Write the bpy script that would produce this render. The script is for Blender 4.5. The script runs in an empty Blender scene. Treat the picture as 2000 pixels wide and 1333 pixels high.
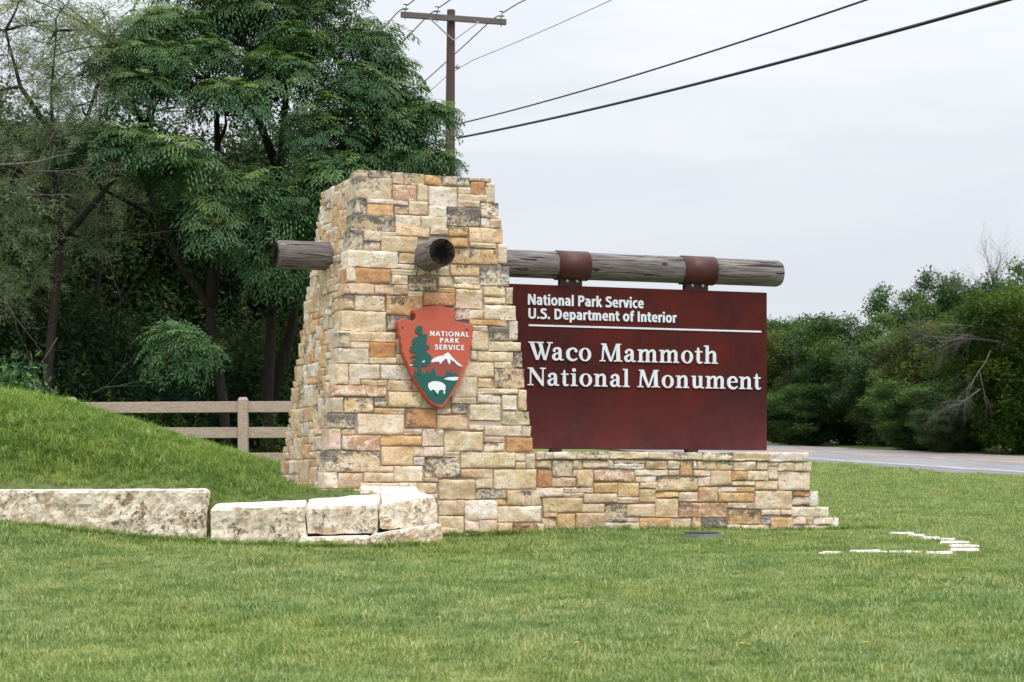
import bpy, bmesh, math, random
import numpy as np
from mathutils import Vector, Matrix, noise, geometry
random.seed(7)
RNG = np.random.default_rng(11)
SC = bpy.context.scene
COL = SC.collection
EYE = 1.6                      # camera height; every "rel" height below is measured from it
F = 4100.0; HOR = 950.0        # focal length and horizon row of the 2000 px wide photograph

# ------------------------------------------------------------------ camera, sky, sun
cam_d = bpy.data.cameras.new("camera"); cam = bpy.data.objects.new("camera", cam_d); COL.objects.link(cam)
cam.location = (0, 0, EYE); cam.rotation_euler = (math.pi/2, 0, 0)
cam_d.sensor_width = 36.0; cam_d.lens = F/2000*36; cam_d.shift_y = (HOR-666.5)/2000
cam_d.clip_start = 0.1; cam_d.clip_end = 3000
cam_d.dof.use_dof = True; cam_d.dof.focus_distance = 20.3; cam_d.dof.aperture_fstop = 6.3
SC.camera = cam

SUN_EL = math.radians(56); SUN_AZ = math.radians(152)     # azimuth clockwise from +Y
sdir = Vector((math.sin(SUN_AZ)*math.cos(SUN_EL), math.cos(SUN_AZ)*math.cos(SUN_EL), math.sin(SUN_EL)))
sun_d = bpy.data.lights.new("sun", 'SUN'); sun = bpy.data.objects.new("sun", sun_d); COL.objects.link(sun)
sun_d.energy = 1.5; sun_d.angle = math.radians(16); sun_d.color = (1.0, 0.96, 0.9)
sun.rotation_euler = sdir.to_track_quat('Z', 'Y').to_euler()

class NT:
    """small helper for building node trees"""
    def __init__(s, tree): s.t = tree; tree.nodes.clear()
    def n(s, typ, inputs=None, **props):
        nd = s.t.nodes.new(typ)
        for k, v in props.items(): setattr(nd, k, v)
        for k, v in (inputs or {}).items():
            if hasattr(v, 'is_output'): s.t.links.new(v, nd.inputs[k])
            else: nd.inputs[k].default_value = v
        return nd
    def math(s, op, a, b=0.0, c=None, clamp=False):
        d = {0: a, 1: b}
        if c is not None: d[2] = c
        return s.n('ShaderNodeMath', d, operation=op, use_clamp=clamp).outputs[0]
    def mix(s, fac, a, b, blend='MIX'):
        m = s.n('ShaderNodeMix', data_type='RGBA', blend_type=blend)
        for i, v in ((0, fac), (6, a), (7, b)):
            if hasattr(v, 'is_output'): s.t.links.new(v, m.inputs[i])
            else: m.inputs[i].default_value = v if i == 0 else (tuple(v)+(1,))[:4]
        return m.outputs[2]
    def noise(s, vec, scale, detail=4, rough=.55, w=None, dist=0.0):
        d = {'Vector': vec, 'Scale': scale, 'Detail': detail, 'Roughness': rough, 'Distortion': dist}
        nd = s.n('ShaderNodeTexNoise', d, noise_dimensions='4D' if w is not None else '3D')
        if w is not None:
            if hasattr(w, 'is_output'): s.t.links.new(w, nd.inputs['W'])
            else: nd.inputs['W'].default_value = w
        return nd.outputs['Fac']
    def ramp(s, fac, lo, hi, a=0.0, b=1.0):
        return s.n('ShaderNodeMapRange', {0: fac, 1: lo, 2: hi, 3: a, 4: b}, clamp=True).outputs[0]
    def scale(s, vec, sc):
        return s.n('ShaderNodeMapping', {'Vector': vec, 'Scale': sc}).outputs[0]
    def bump(s, h, strength, dist):
        return s.n('ShaderNodeBump', {'Height': h, 'Strength': strength, 'Distance': dist}).outputs[0]

W = bpy.data.worlds.new("World"); SC.world = W; W.use_nodes = True
t = NT(W.node_tree)
sky = t.n('ShaderNodeTexSky', sky_type='NISHITA', sun_disc=False, sun_elevation=SUN_EL, sun_rotation=SUN_AZ)
gen = t.n('ShaderNodeTexCoord').outputs['Generated']
zc = t.n('ShaderNodeSeparateXYZ', {0: gen}).outputs[2]
cie = t.math('MULTIPLY_ADD', t.math('POWER', t.math('MAXIMUM', zc, 0.0), 1.6), 3.0, 1.0)          # overcast sky: brighter overhead
cl = t.noise(t.scale(gen, (1.1, 1.1, 7.0)), 3.2, 5, .52, dist=.6)
cl2 = t.noise(t.scale(gen, (1, 1, 5.0)), 1.3, 3)
tone = t.mix(t.ramp(cl, .42, .60), (6.05, 6.25, 6.65), (6.95, 7.05, 7.2))
tone = t.mix(t.ramp(cl2, .35, .65, 0, .45), tone, (5.95, 6.3, 6.9))
tone = t.mix(1.0, tone, t.n('ShaderNodeCombineColor', {0: cie, 1: cie, 2: cie}).outputs[0], 'MULTIPLY')
cover = t.mix(.94, sky.outputs[0], tone)
bg = t.n('ShaderNodeBackground', {'Color': cover, 'Strength': 0.1})
t.n('ShaderNodeOutputWorld', {0: bg.outputs[0]})
SC.view_settings.view_transform = 'Standard'; SC.view_settings.look = 'None'
SC.view_settings.exposure = 0.26; SC.view_settings.gamma = 1.0; SC.view_settings.use_curve_mapping = False
SC.render.engine = 'CYCLES'
SC.cycles.use_denoising = True; SC.cycles.max_bounces = 8; SC.cycles.diffuse_bounces = 3
SC.cycles.transparent_max_bounces = 8; SC.cycles.glossy_bounces = 2

# ------------------------------------------------------------------ helpers
def tag(o, label=None, cat=None, group=None, kind=None):
    for k, v in (('label', label), ('category', cat), ('group', group), ('kind', kind)):
        if v: o[k] = v
    return o
def empty(name, loc, label, cat, group=None, rz=0.0):
    o = bpy.data.objects.new(name, None); COL.objects.link(o)
    o.location = loc; o.rotation_euler = (0, 0, rz); o.empty_display_size = .2
    return tag(o, label, cat, group)
def link(name, me, parent=None, mats=()):
    o = bpy.data.objects.new(name, me); COL.objects.link(o)
    for m in (mats if isinstance(mats, (list, tuple)) else [mats]): me.materials.append(m)
    if parent: o.parent = parent
    return o
def mesh_np(name, V, Q=None, T=None, attrs=None, smooth=False, mat_idx=None):
    """mesh from numpy arrays: V (n,3), quads (m,4), tris (k,3), point colours {name: (n,4)}"""
    me = bpy.data.meshes.new(name)
    V = np.asarray(V, np.float32).reshape(-1, 3)
    Q = np.zeros((0, 4), np.int32) if Q is None else np.asarray(Q, np.int32).reshape(-1, 4)
    T = np.zeros((0, 3), np.int32) if T is None else np.asarray(T, np.int32).reshape(-1, 3)
    me.vertices.add(len(V)); me.vertices.foreach_set('co', V.ravel())
    loops = np.concatenate([Q.ravel(), T.ravel()])
    tot = np.concatenate([np.full(len(Q), 4), np.full(len(T), 3)]).astype(np.int32)
    st = np.concatenate([[0], np.cumsum(tot)[:-1]]).astype(np.int32) if len(tot) else tot
    me.loops.add(len(loops)); me.loops.foreach_set('vertex_index', loops.astype(np.int32))
    me.polygons.add(len(tot)); me.polygons.foreach_set('loop_start', st)
    if smooth: me.polygons.foreach_set('use_smooth', np.ones(len(tot), bool))
    if mat_idx is not None: me.polygons.foreach_set('material_index', np.asarray(mat_idx, np.int32))
    for k, a in (attrs or {}).items():
        at = me.attributes.new(k, 'FLOAT_COLOR', 'POINT'); at.data.foreach_set('color', np.asarray(a, np.float32).ravel())
    me.update(calc_edges=True); me.validate()
    return me
class MB:
    """collects pieces into one mesh"""
    def __init__(s): s.V = []; s.Fc = []; s.M = []
    def add(s, verts, faces, m=0):
        b = len(s.V); s.V += [tuple(v) for v in verts]; s.Fc += [tuple(b+i for i in f) for f in faces]; s.M += [m]*len(faces)
    def box(s, lo, hi, mat=None, m=0):
        x0, y0, z0 = lo; x1, y1, z1 = hi
        v = [Vector(p) for p in ((x0,y0,z0),(x1,y0,z0),(x1,y1,z0),(x0,y1,z0),(x0,y0,z1),(x1,y0,z1),(x1,y1,z1),(x0,y1,z1))]
        if mat: v = [mat @ p for p in v]
        s.add(v, [(0,3,2,1),(4,5,6,7),(0,1,5,4),(1,2,6,5),(2,3,7,6),(3,0,4,7)], m)
    def prism(s, pts, y0, y1, mat, m=0):
        """2-D outline (x, z) extruded from y0 (front) to y1"""
        n = len(pts)
        tri = geometry.tessellate_polygon([[Vector((p[0], p[1], 0)) for p in pts]])
        v = [mat @ Vector((p[0], y0, p[1])) for p in pts] + [mat @ Vector((p[0], y1, p[1])) for p in pts]
        f = [tuple(q) for q in tri] + [tuple(n+i for i in reversed(q)) for q in tri]
        f += [(i, (i+1) % n, n+(i+1) % n, n+i) for i in range(n)]
        s.add(v, f, m)
    def tube(s, pts, radii, seg=8, cap=True, m=0, jit=0.0):
        pts = [Vector(p) for p in pts]; rings = []
        for i, p in enumerate(pts):
            d = (pts[min(i+1, len(pts)-1)] - pts[max(i-1, 0)]).normalized()
            a = Vector((0, 0, 1)) if abs(d.z) < .9 else Vector((1, 0, 0))
            e1 = d.cross(a).normalized(); e2 = d.cross(e1)
            r = radii[i] if hasattr(radii, '__len__') else radii
            rings.append([p + (e1*math.cos(2*math.pi*k/seg) + e2*math.sin(2*math.pi*k/seg))*r*(1+random.uniform(-jit, jit)) for k in range(seg)])
        v = [q for R in rings for q in R]; f = []
        for i in range(len(pts)-1):
            for k in range(seg):
                f.append((i*seg+k, i*seg+(k+1) % seg, (i+1)*seg+(k+1) % seg, (i+1)*seg+k))
        if cap: f += [tuple(range(seg-1, -1, -1)), tuple((len(pts)-1)*seg+k for k in range(seg))]
        s.add(v, f, m)
    def build(s, name, mats, parent=None, smooth=False):
        me = bpy.data.meshes.new(name); me.from_pydata(s.V, [], s.Fc)
        bm = bmesh.new(); bm.from_mesh(me); bmesh.ops.recalc_face_normals(bm, faces=bm.faces); bm.to_mesh(me); bm.free()
        me.polygons.foreach_set('material_index', s.M)
        if smooth: me.polygons.foreach_set('use_smooth', [True]*len(me.polygons))
        return link(name, me, parent, mats)
def bevel(o, w=.004, seg=2):
    b = o.modifiers.new('bevel', 'BEVEL'); b.width = w; b.segments = seg; b.limit_method = 'ANGLE'; b.harden_normals = False
def ss(a, b, x):
    t_ = np.clip((np.asarray(x, float)-a)/(b-a), 0, 1); return t_*t_*(3-2*t_)
def P(px, py, d): return Vector(((px-1000)/F*d, d, EYE+(HOR-py)/F*d))

# sign frame: s along the sign, v towards its back, z up
TH = math.radians(20); OX, OY = -1.05, 20.5
U = Vector((math.cos(TH), math.sin(TH), 0)); VV = Vector((-math.sin(TH), math.cos(TH), 0))
SIGN = Matrix.Translation((OX, OY, EYE)) @ Matrix.Rotation(TH, 4, 'Z')     # local (s, v, rel z)
def onplane(px, py, A, B=0.0):
    """(s, z rel) of the photograph's point on the plane v = A + B z"""
    r = Vector(((px-1000)/F, 1.0, (HOR-py)/F)); o = Vector((OX, OY, 0))
    d = (A + o.dot(VV))/(r.dot(VV) - B*r.z)
    p = r*d; return (p - o).dot(U), p.z

# ------------------------------------------------------------------ ground heights (rel)
def ground(x, y):
    x = np.asarray(x, float); y = np.asarray(y, float)
    z = np.where(y < 20, -1.6+.0565*y, -.47)
    sl = .0195 + .03*ss(0, -6, x)*ss(70, 40, y)
    z = z + np.clip(y-22, 0, 38)*sl + np.clip(y-60, 0, 70)*.037 + np.clip(y-130, 0, 470)*.012
    z = z + .15*ss(-2.5, -4.7, x)*np.exp(-((y-19.3)/1.8)**2)
    z = z + .012*np.sin(x*1.7+y*.9)*np.sin(y*1.3-x*.4) + .05*np.sin(x*.31+1.2)*np.sin(y*.23)*ss(24, 40, y)*ss(75, 55, y)
    return z
def hit(px, py, d0=9.0, d1=120.0):
    d = np.linspace(d0, d1, 4000); g = ground((px-1000)/F*d, d); r = (HOR-py)/F*d
    i = int(np.argmax(r - g <= 0)) if (r-g)[0] > 0 else 0
    return Vector(((px-1000)/F*d[i], d[i], EYE+float(g[i])))
def GZ(x, y): return EYE+float(ground(x, y))
# mound behind the retaining stones
_cx = np.array([-300, 0, 140, 300, 470, 560, 640, 760, 900]); _cy = np.array([768, 780, 803, 855, 900, 926, 944, 960, 1000])
def mound_front(x):
    return 19.32 - .32*ss(-2.86, -2.74, x), -.05 - .15*ss(-2.86, -2.74, x) + .15*ss(-2.7, -1.7, x)
def mound(x, y):
    x = np.asarray(x, float); yf, zf = mound_front(x)
    zc_ = (HOR-np.interp(x/22.6*F+1000, _cx, _cy))/F*22.6
    k = np.clip((y-yf)/(22.6-yf), 0, 1)
    z = zf + (zc_-zf)*(1-(1-k)**1.9)
    z = z + (np.minimum(-.35, zc_) - zc_)*ss(22.8, 26.4, y)
    z = z - .28*(1-ss(0, .22, y-yf))
    return z + .02*np.sin(x*2.9+y)*np.sin(y*2.3-x)*ss(0, .15, k)
# ------------------------------------------------------------------ materials
def material(name):
    m = bpy.data.materials.new(name); m.use_nodes = True
    return m, NT(m.node_tree)
def finish(t, color, rough=.8, bump=None, spec=.3, metal=0.0, extra=None):
    d = {'Base Color': color if hasattr(color, 'is_output') else (tuple(color)+(1,))[:4], 'Roughness': rough, 'Specular IOR Level': spec, 'Metallic': metal}
    if bump is not None: d['Normal'] = bump
    b = t.n('ShaderNodeBsdfPrincipled', d)
    t.n('ShaderNodeOutputMaterial', {0: b.outputs[0]}); return b
def attr(t, name): return t.n('ShaderNodeAttribute', attribute_name=name)
def objco(t): return t.n('ShaderNodeTexCoord').outputs['Object']
def worldpos(t): return t.n('ShaderNodeNewGeometry').outputs['Position']

def mat_ashlar():
    m, t = material('cut_limestone'); co = objco(t)
    a = attr(t, 'tint'); f = attr(t, 'wear'); sp = t.n('ShaderNodeSeparateColor', {0: f.outputs['Color']})
    rust, black, seed = sp.outputs[0], sp.outputs[1], t.math('MULTIPLY', sp.outputs[2], 50.0)
    fz = a.outputs['Alpha']
    n1 = t.noise(co, 5.0, 6, .62, w=seed, dist=.4); n2 = t.noise(co, 13, 8, .72, w=seed, dist=.9); n3 = t.noise(co, 85, 5, .7)
    n4 = t.noise(t.scale(co, (1, 1, 2.0)), 8, 7, .68, w=t.math('ADD', seed, 7.0), dist=1.4); n5 = t.noise(co, 34, 6, .7, w=seed)
    col = t.mix(t.ramp(n1, .40, .60), t.mix(1.0, a.outputs['Color'], (.86, .77, .64), 'MULTIPLY'), t.mix(1.0, a.outputs['Color'], (1.15, 1.17, 1.22), 'MULTIPLY'))
    col = t.mix(t.ramp(n4, .51, .62, 0, .42), col, (.58, .37, .17))
    col = t.mix(t.ramp(n2, .51, .60, 0, .60), col, (.74, .68, .57))
    col = t.mix(t.ramp(n5, .53, .64, 0, .45), col, (.26, .19, .12))
    rm = t.math('MULTIPLY', t.ramp(t.math('ADD', t.math('ADD', t.math('MULTIPLY', n2, .6), t.math('MULTIPLY', n4, .4)), t.math('MULTIPLY', rust, .24)), .625, .665), t.ramp(rust, .08, .2))
    rc = t.mix(t.ramp(n5, .40, .60), (.36, .10, .028), (.60, .30, .115))
    col = t.mix(t.math('MULTIPLY', rm, t.ramp(n3, .25, .6, .95, .55)), col, rc)
    top = t.math('MULTIPLY', t.ramp(fz, .45, 1.0), t.math('MULTIPLY', t.ramp(black, .04, .5), .07))
    bk = t.math('ADD', t.math('ADD', t.math('ADD', t.math('MULTIPLY', n1, .42), t.math('ADD', t.math('MULTIPLY', n4, .25), t.math('MULTIPLY', n5, .33))), t.math('MULTIPLY', black, .107)), top)
    bm_ = t.math('MULTIPLY', t.ramp(bk, .575, .635), t.ramp(n3, .30, .55, .55, 1))
    col = t.mix(t.math('MULTIPLY', bm_, .88), col, t.mix(n3, (.03, .03, .03), (.10, .095, .09)))
    h = t.math('ADD', t.math('MULTIPLY', n2, .8), t.math('ADD', t.math('MULTIPLY', n3, .25), t.math('MULTIPLY', n5, .6)))
    finish(t, col, .92, t.bump(h, 1.0, .022), .15); return m
def mat_mortar():
    m, t = material('mortar'); co = objco(t)
    n = t.noise(co, 30, 5); n2 = t.noise(co, 3, 3)
    col = t.mix(n, (.34, .27, .215), (.49, .40, .33)); col = t.mix(t.ramp(n2, .4, .7, 0, .5), col, (.31, .245, .185))
    finish(t, col, .95, t.bump(n, .5, .01), .15); return m
def mat_boulder(name='weathered_limestone', dark=.5):
    m, t = material(name); co = objco(t); nrm = t.n('ShaderNodeNewGeometry').outputs['Normal']
    up = t.n('ShaderNodeSeparateXYZ', {0: nrm}).outputs[2]
    n1 = t.noise(co, 1.7, 5, .6, dist=.6); n2 = t.noise(co, 9, 8, .74, dist=1.3); n3 = t.noise(co, 42, 6, .7); n4 = t.noise(t.scale(co, (1, 1, .8)), 4.5, 6, .65, w=2.0, dist=1.0)
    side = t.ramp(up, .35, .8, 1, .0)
    col = t.mix(t.ramp(n2, .38, .62), (.86, .775, .645), (.76, .62, .45))
    col = t.mix(t.ramp(n4, .52, .62, 0, .75), col, (.50, .31, .17))
    zone = t.ramp(n1, .45, .54, .10, 1)
    pit = t.ramp(t.math('ADD', t.math('MULTIPLY', n2, .6), t.math('MULTIPLY', n3, .4)), .515, .57)
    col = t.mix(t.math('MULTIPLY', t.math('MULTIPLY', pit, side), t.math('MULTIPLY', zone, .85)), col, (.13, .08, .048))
    st = t.noise(t.scale(co, (1, 1, .35)), 16, 7, .7, w=3.0, dist=.8)
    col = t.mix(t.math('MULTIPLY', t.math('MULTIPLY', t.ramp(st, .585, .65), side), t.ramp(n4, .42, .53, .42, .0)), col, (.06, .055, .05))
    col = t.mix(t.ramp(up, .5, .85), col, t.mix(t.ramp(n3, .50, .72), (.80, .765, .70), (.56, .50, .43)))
    h = t.math('ADD', t.math('MULTIPLY', pit, -.7), t.math('ADD', n2, t.math('MULTIPLY', n3, .5)))
    finish(t, col, .93, t.bump(h, .7, .04), .15); return m
def mat_weathering_steel():
    m, t = material('rust_coated_steel'); co = objco(t)
    n1 = t.noise(t.scale(co, (1.0, 1, .8)), 1.5, 4, .6, dist=.6); n2 = t.noise(co, 10, 5, .6); n3 = t.noise(t.scale(co, (24, 24, 1.2)), 3.0, 4, .6)
    n4 = t.noise(co, 120, 3, .6); z = t.n('ShaderNodeSeparateXYZ', {0: co}).outputs[2]
    col = t.mix(t.ramp(n1, .34, .66), (.040, .0080, .0082), (.088, .0112, .0072))
    bloom = t.math('MULTIPLY', t.ramp(t.math('ADD', z, t.math('MULTIPLY', n1, .5)), 1.25, .65), t.ramp(n2, .3, .7, .35, 1))
    col = t.mix(t.math('MULTIPLY', bloom, .62), col, (.105, .038, .040))
    col = t.mix(t.ramp(n3, .56, .78, 0, .10), col, (.19, .085, .075))
    col = t.mix(t.ramp(n4, .62, .78, 0, .4), col, (.17, .07, .055))
    finish(t, col, t.ramp(n2, .3, .7, .6, .75), t.bump(n4, .25, .003), .16); return m
def mat_oldlog():
    m, t = material('weathered_log'); co = objco(t)
    st = t.scale(co, (.9, 14, 14)); n1 = t.noise(st, 2.2, 6, .65, dist=.5); n2 = t.noise(t.scale(co, (2.2, 40, 40)), 2.5, 5, .6)
    n3 = t.noise(co, 2.0, 4, .6); n4 = t.noise(t.scale(co, (.55, 9, 9)), 3.3, 3, .5, dist=.3)
    col = t.mix(t.ramp(n1, .32, .68), (.070, .061, .058), (.285, .262, .250))
    col = t.mix(t.ramp(n3, .45, .7, 0, .6), col, (.15, .115, .095))
    col = t.mix(t.ramp(n2, .56, .70, 0, .75), col, (.045, .035, .03))
    col = t.mix(t.ramp(n4, .605, .625, 0, .92), col, (.016, .012, .01))
    v = t.n('ShaderNodeTexVoronoi', {'Vector': t.scale(co, (.55, 1.0, 1.0)), 'Scale': 3.2}).outputs['Distance']
    col = t.mix(t.ramp(v, .05, .075, .9, 0), col, (.03, .02, .016))
    finish(t, col, .88, t.bump(t.math('ADD', n1, t.math('MULTIPLY', n2, .7)), .8, .02), .2); return m
def mat_logend():
    m, t = material('dark_end_grain'); co = objco(t)
    s3 = t.n('ShaderNodeSeparateXYZ', {0: co}); y, z = s3.outputs[1], s3.outputs[2]
    r = t.math('SQRT', t.math('ADD', t.math('MULTIPLY', y, y), t.math('MULTIPLY', z, z)))
    an = t.math('ARCTAN2', z, y); nr = t.noise(co, 9, 4)
    ring = t.math('SINE', t.math('MULTIPLY', t.math('ADD', r, t.math('MULTIPLY', nr, .02)), 520.0))
    crack = t.noise(t.n('ShaderNodeCombineXYZ', {0: t.math('MULTIPLY', an, 5.0), 1: t.math('MULTIPLY', r, 3.0)}).outputs[0], 1.6, 3)
    col = t.mix(t.ramp(ring, -1, 1, 0, .7), (.030, .018, .012), (.075, .047, .028))
    col = t.mix(t.ramp(t.math('ADD', r, t.math('MULTIPLY', nr, .08)), .095, .165), (.003, .003, .003), col)
    col = t.mix(t.ramp(crack, .58, .66, 0, .9), col, (.006, .005, .004))
    finish(t, col, .95, t.bump(t.math('ADD', ring, t.math('MULTIPLY', crack, -6.0)), .5, .006), .1); return m
def mat_plain(name, c, rough=.6, spec=.3, metal=0.0, var=.12, scale=12.0, bump=.0):
    m, t = material(name); n = t.noise(objco(t), scale, 5, .6)
    a = tuple(x*(1-var) for x in c); b = tuple(x*(1+var) for x in c)
    finish(t, t.mix(t.ramp(n, .3, .7), a, b), rough, t.bump(n, bump, .01) if bump else None, spec, metal); return m
def mat_board(name, c):
    m, t = material(name); co = objco(t)
    w = t.noise(t.scale(co, (1.4, 8, 14)), 2.2, 5, .6, dist=1.4); w2 = t.noise(co, 1.2, 3)
    ring = t.math('SINE', t.math('MULTIPLY', w, 46.0))
    col = t.mix(t.ramp(ring, -.6, 1), tuple(x*.72 for x in c), tuple(x*1.12 for x in c))
    col = t.mix(t.ramp(w2, .4, .7, 0, .4), col, tuple(x*.8 for x in c))
    finish(t, col, .85, t.bump(ring, .35, .006), .2); return m
def mat_bark(name, c):
    m, t = material(name); co = objco(t)
    n = t.noise(t.scale(co, (5, 5, 1.2)), 5, 6, .65); n2 = t.noise(co, 3, 3)
    col = t.mix(t.ramp(n, .3, .7), tuple(x*.5 for x in c), tuple(x*1.35 for x in c)); col = t.mix(t.ramp(n2, .5, .7, 0, .4), col, tuple(x*1.5 for x in c))
    finish(t, col, .95, t.bump(n, .9, .03), .15); return m
def mat_leaf(name, dark, light, tip=None, trans=.25, rough=.5, spec=.35):
    """leaf colour runs dark..light with the leaf's own attribute (r) and to the young-tip colour with (g)"""
    m, t = material(name); a = attr(t, 'leaf'); sp = t.n('ShaderNodeSeparateColor', {0: a.outputs['Color']})
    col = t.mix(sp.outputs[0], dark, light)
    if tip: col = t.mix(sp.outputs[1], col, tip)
    n = t.noise(worldpos(t), .9, 3); col = t.mix(t.ramp(n, .35, .65, 0, .22), col, t.mix(1.0, col, (1.35, 1.1, .6), 'MULTIPLY'))
    b = t.n('ShaderNodeBsdfPrincipled', {'Base Color': col, 'Roughness': rough, 'Specular IOR Level': spec})
    tr = t.n('ShaderNodeBsdfTranslucent', {'Color': t.mix(1.0, col, (1.1, 1.25, .5), 'MULTIPLY')})
    mx = t.n('ShaderNodeMixShader', {0: trans, 1: b.outputs[0], 2: tr.outputs[0]})
    t.n('ShaderNodeOutputMaterial', {0: mx.outputs[0]}); return m
def mat_grass(name, dark, light, dry):
    m, t = material(name); a = attr(t, 'leaf'); sp = t.n('ShaderNodeSeparateColor', {0: a.outputs['Color']})
    rnd = t.n('ShaderNodeObjectInfo').outputs['Random']; p = worldpos(t)
    n1 = t.noise(p, .55, 3, .6); n2 = t.noise(p, 2.6, 4, .65); n3 = t.noise(t.scale(p, (1, 1.0, 1)), .22, 3)
    g = t.mix(t.ramp(t.math('ADD', t.math('MULTIPLY', rnd, .35), n2), .46, .86), dark, light)
    g = t.mix(t.ramp(n1, .38, .66, 0, .5), g, t.mix(1.0, g, (1.4, 1.16, .8), 'MULTIPLY'))
    dryf = t.ramp(t.math('ADD', t.math('ADD', t.math('MULTIPLY', n2, .55), t.math('MULTIPLY', n3, .5)), t.math('MULTIPLY', rnd, .26)), .66, .84, 0, .6)
    g = t.mix(dryf, g, dry)
    g = t.mix(sp.outputs[1], g, dry)                      # straw blades
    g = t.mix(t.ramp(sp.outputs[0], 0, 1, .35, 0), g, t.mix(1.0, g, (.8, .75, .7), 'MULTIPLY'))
    b = t.n('ShaderNodeBsdfPrincipled', {'Base Color': g, 'Roughness': .6, 'Specular IOR Level': .15})
    tr = t.n('ShaderNodeBsdfTranslucent', {'Color': t.mix(1.0, g, (1.0, 1.15, .5), 'MULTIPLY')})
    mx = t.n('ShaderNodeMixShader', {0: .3, 1: b.outputs[0], 2: tr.outputs[0]})
    t.n('ShaderNodeOutputMaterial', {0: mx.outputs[0]}); return m
def mat_turf():
    m, t = material('turf_soil'); p = worldpos(t)
    n1 = t.noise(p, .4, 4, .6); n2 = t.noise(p, 7, 6, .7); n3 = t.noise(p, 2.0, 4, .6)
    col = t.mix(t.ramp(n2, .3, .7), (.062, .088, .030), (.150, .195, .066)); col = t.mix(t.ramp(n1, .4, .65, 0, .6), col, (.19, .21, .08))
    col = t.mix(t.ramp(n3, .55, .75, 0, .5), col, (.12, .10, .05))
    finish(t, col, .95, t.bump(n2, .8, .06), .1); return m
def mat_asphalt():
    m, t = material('worn_asphalt'); p = worldpos(t)
    n = t.noise(p, 30, 4, .7); n2 = t.noise(p, .5, 3)
    ln = t.noise(t.n('ShaderNodeMapping', {'Vector': p, 'Rotation': (0, 0, -.238), 'Scale': (1.1, .02, 1)}).outputs[0], 1.0, 3)
    col = t.mix(n, (.155, .155, .16), (.23, .23, .235)); col = t.mix(t.ramp(ln, .42, .62, 0, .5), col, (.15, .15, .165))
    finish(t, t.mix(t.ramp(n2, .4, .7, 0, .3), col, (.30, .30, .31)), .85, None, .3); return m

M = dict(
    ashlar=mat_ashlar(), mortar=mat_mortar(), boulder=mat_boulder(), steel=mat_weathering_steel(), log=mat_oldlog(), logend=mat_logend(),
    strap=mat_plain('rusty_strap', (.066, .017, .015), .55, .4, 0, .3, 9, .2), bracket=mat_plain('dark_bracket', (.035, .012, .011), .5, .4, 0, .2),
    bolt=mat_plain('bolt_steel', (.42, .38, .30), .35, .5, .7), letter=mat_plain('white_letter_paint', (.66, .69, .74), .45, .4, 0, .05),
    orange=mat_plain('orange_paint', (.44, .085, .045), .45, .4, 0, .05), green=mat_plain('deep_green_paint', (.006, .085, .070), .45, .4, 0, .08),
    brown=mat_plain('brick_red_paint', (.26, .055, .04), .5, .4, 0, .06), white=mat_plain('white_paint', (.70, .71, .74), .45, .4, 0, .05),
    screw=mat_plain('painted_screw', (.28, .05, .06), .4, .5), screwg=mat_plain('painted_green_screw', (.01, .10, .11), .4, .5),
    board=mat_board('brown_fence_board', (.50, .395, .315)), pole=mat_board('brown_pole_wood', (.115, .075, .065)), arm=mat_board('grey_crossarm_wood', (.16, .135, .13)),
    galv=mat_plain('galvanised_steel', (.36, .36, .38), .5, .4, .4), porcelain=mat_plain('white_porcelain', (.62, .64, .70), .3, .5), rubber=mat_plain('dark_cap', (.03, .035, .05), .5),
    wire=mat_plain('black_cable', (.012, .014, .02), .5), wireg=mat_plain('grey_wire', (.10, .10, .12), .5),
    turf=mat_turf(), asphalt=mat_asphalt(), shoulder=mat_plain('gravelly_shoulder', (.17, .165, .17), .9, .2, 0, .35, 6), yellow=mat_plain('yellow_road_paint', (.72, .34, .07), .7, .2, 0, .2, 3), whiteline=mat_plain('white_road_paint', (.62, .63, .65), .7, .2, 0, .15, 3),
    bark=mat_bark('dark_bark', (.030, .025, .021)), barkg=mat_bark('grey_bark', (.11, .10, .092)), dead=mat_bark('dead_grey_wood', (.155, .14, .13)),
    china=mat_leaf('chinaberry_leaf', (.020, .066, .031), (.092, .188, .080), (.29, .39, .10), .32, .52, .22),
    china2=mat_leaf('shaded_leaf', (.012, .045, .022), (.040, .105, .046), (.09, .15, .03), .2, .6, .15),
    feather=mat_leaf('feathery_leaf', (.095, .130, .085), (.225, .270, .185), (.25, .26, .14), .35, .7, .1),
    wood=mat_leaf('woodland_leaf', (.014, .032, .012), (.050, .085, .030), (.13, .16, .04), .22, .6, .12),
    oak=mat_leaf('oak_leaf', (.020, .054, .018), (.106, .180, .056), (.14, .18, .05), .22, .65, .1),
    oakblue=mat_leaf('juniper_leaf', (.028, .062, .027), (.124, .184, .074), (.14, .17, .08), .22, .65, .1),
    oakolive=mat_leaf('olive_leaf', (.038, .058, .018), (.128, .158, .048), (.22, .23, .07), .25, .65, .1),
    oakbright=mat_leaf('bright_leaf', (.026, .056, .012), (.100, .155, .026), (.17, .22, .04), .28, .6, .1),
    grass=mat_grass('lawn_blade', (.130, .212, .074), (.305, .396, .160), (.52, .49, .28)),
    tall=mat_grass('tall_blade', (.132, .222, .060), (.300, .410, .132), (.42, .42, .19)),
    petal=mat_plain('yellow_petal', (.80, .52, .02), .5), rim=mat_plain('grey_rim', (.20, .20, .20), .6), pit=mat_plain('dark_lid', (.03, .032, .032), .6),
)
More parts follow.
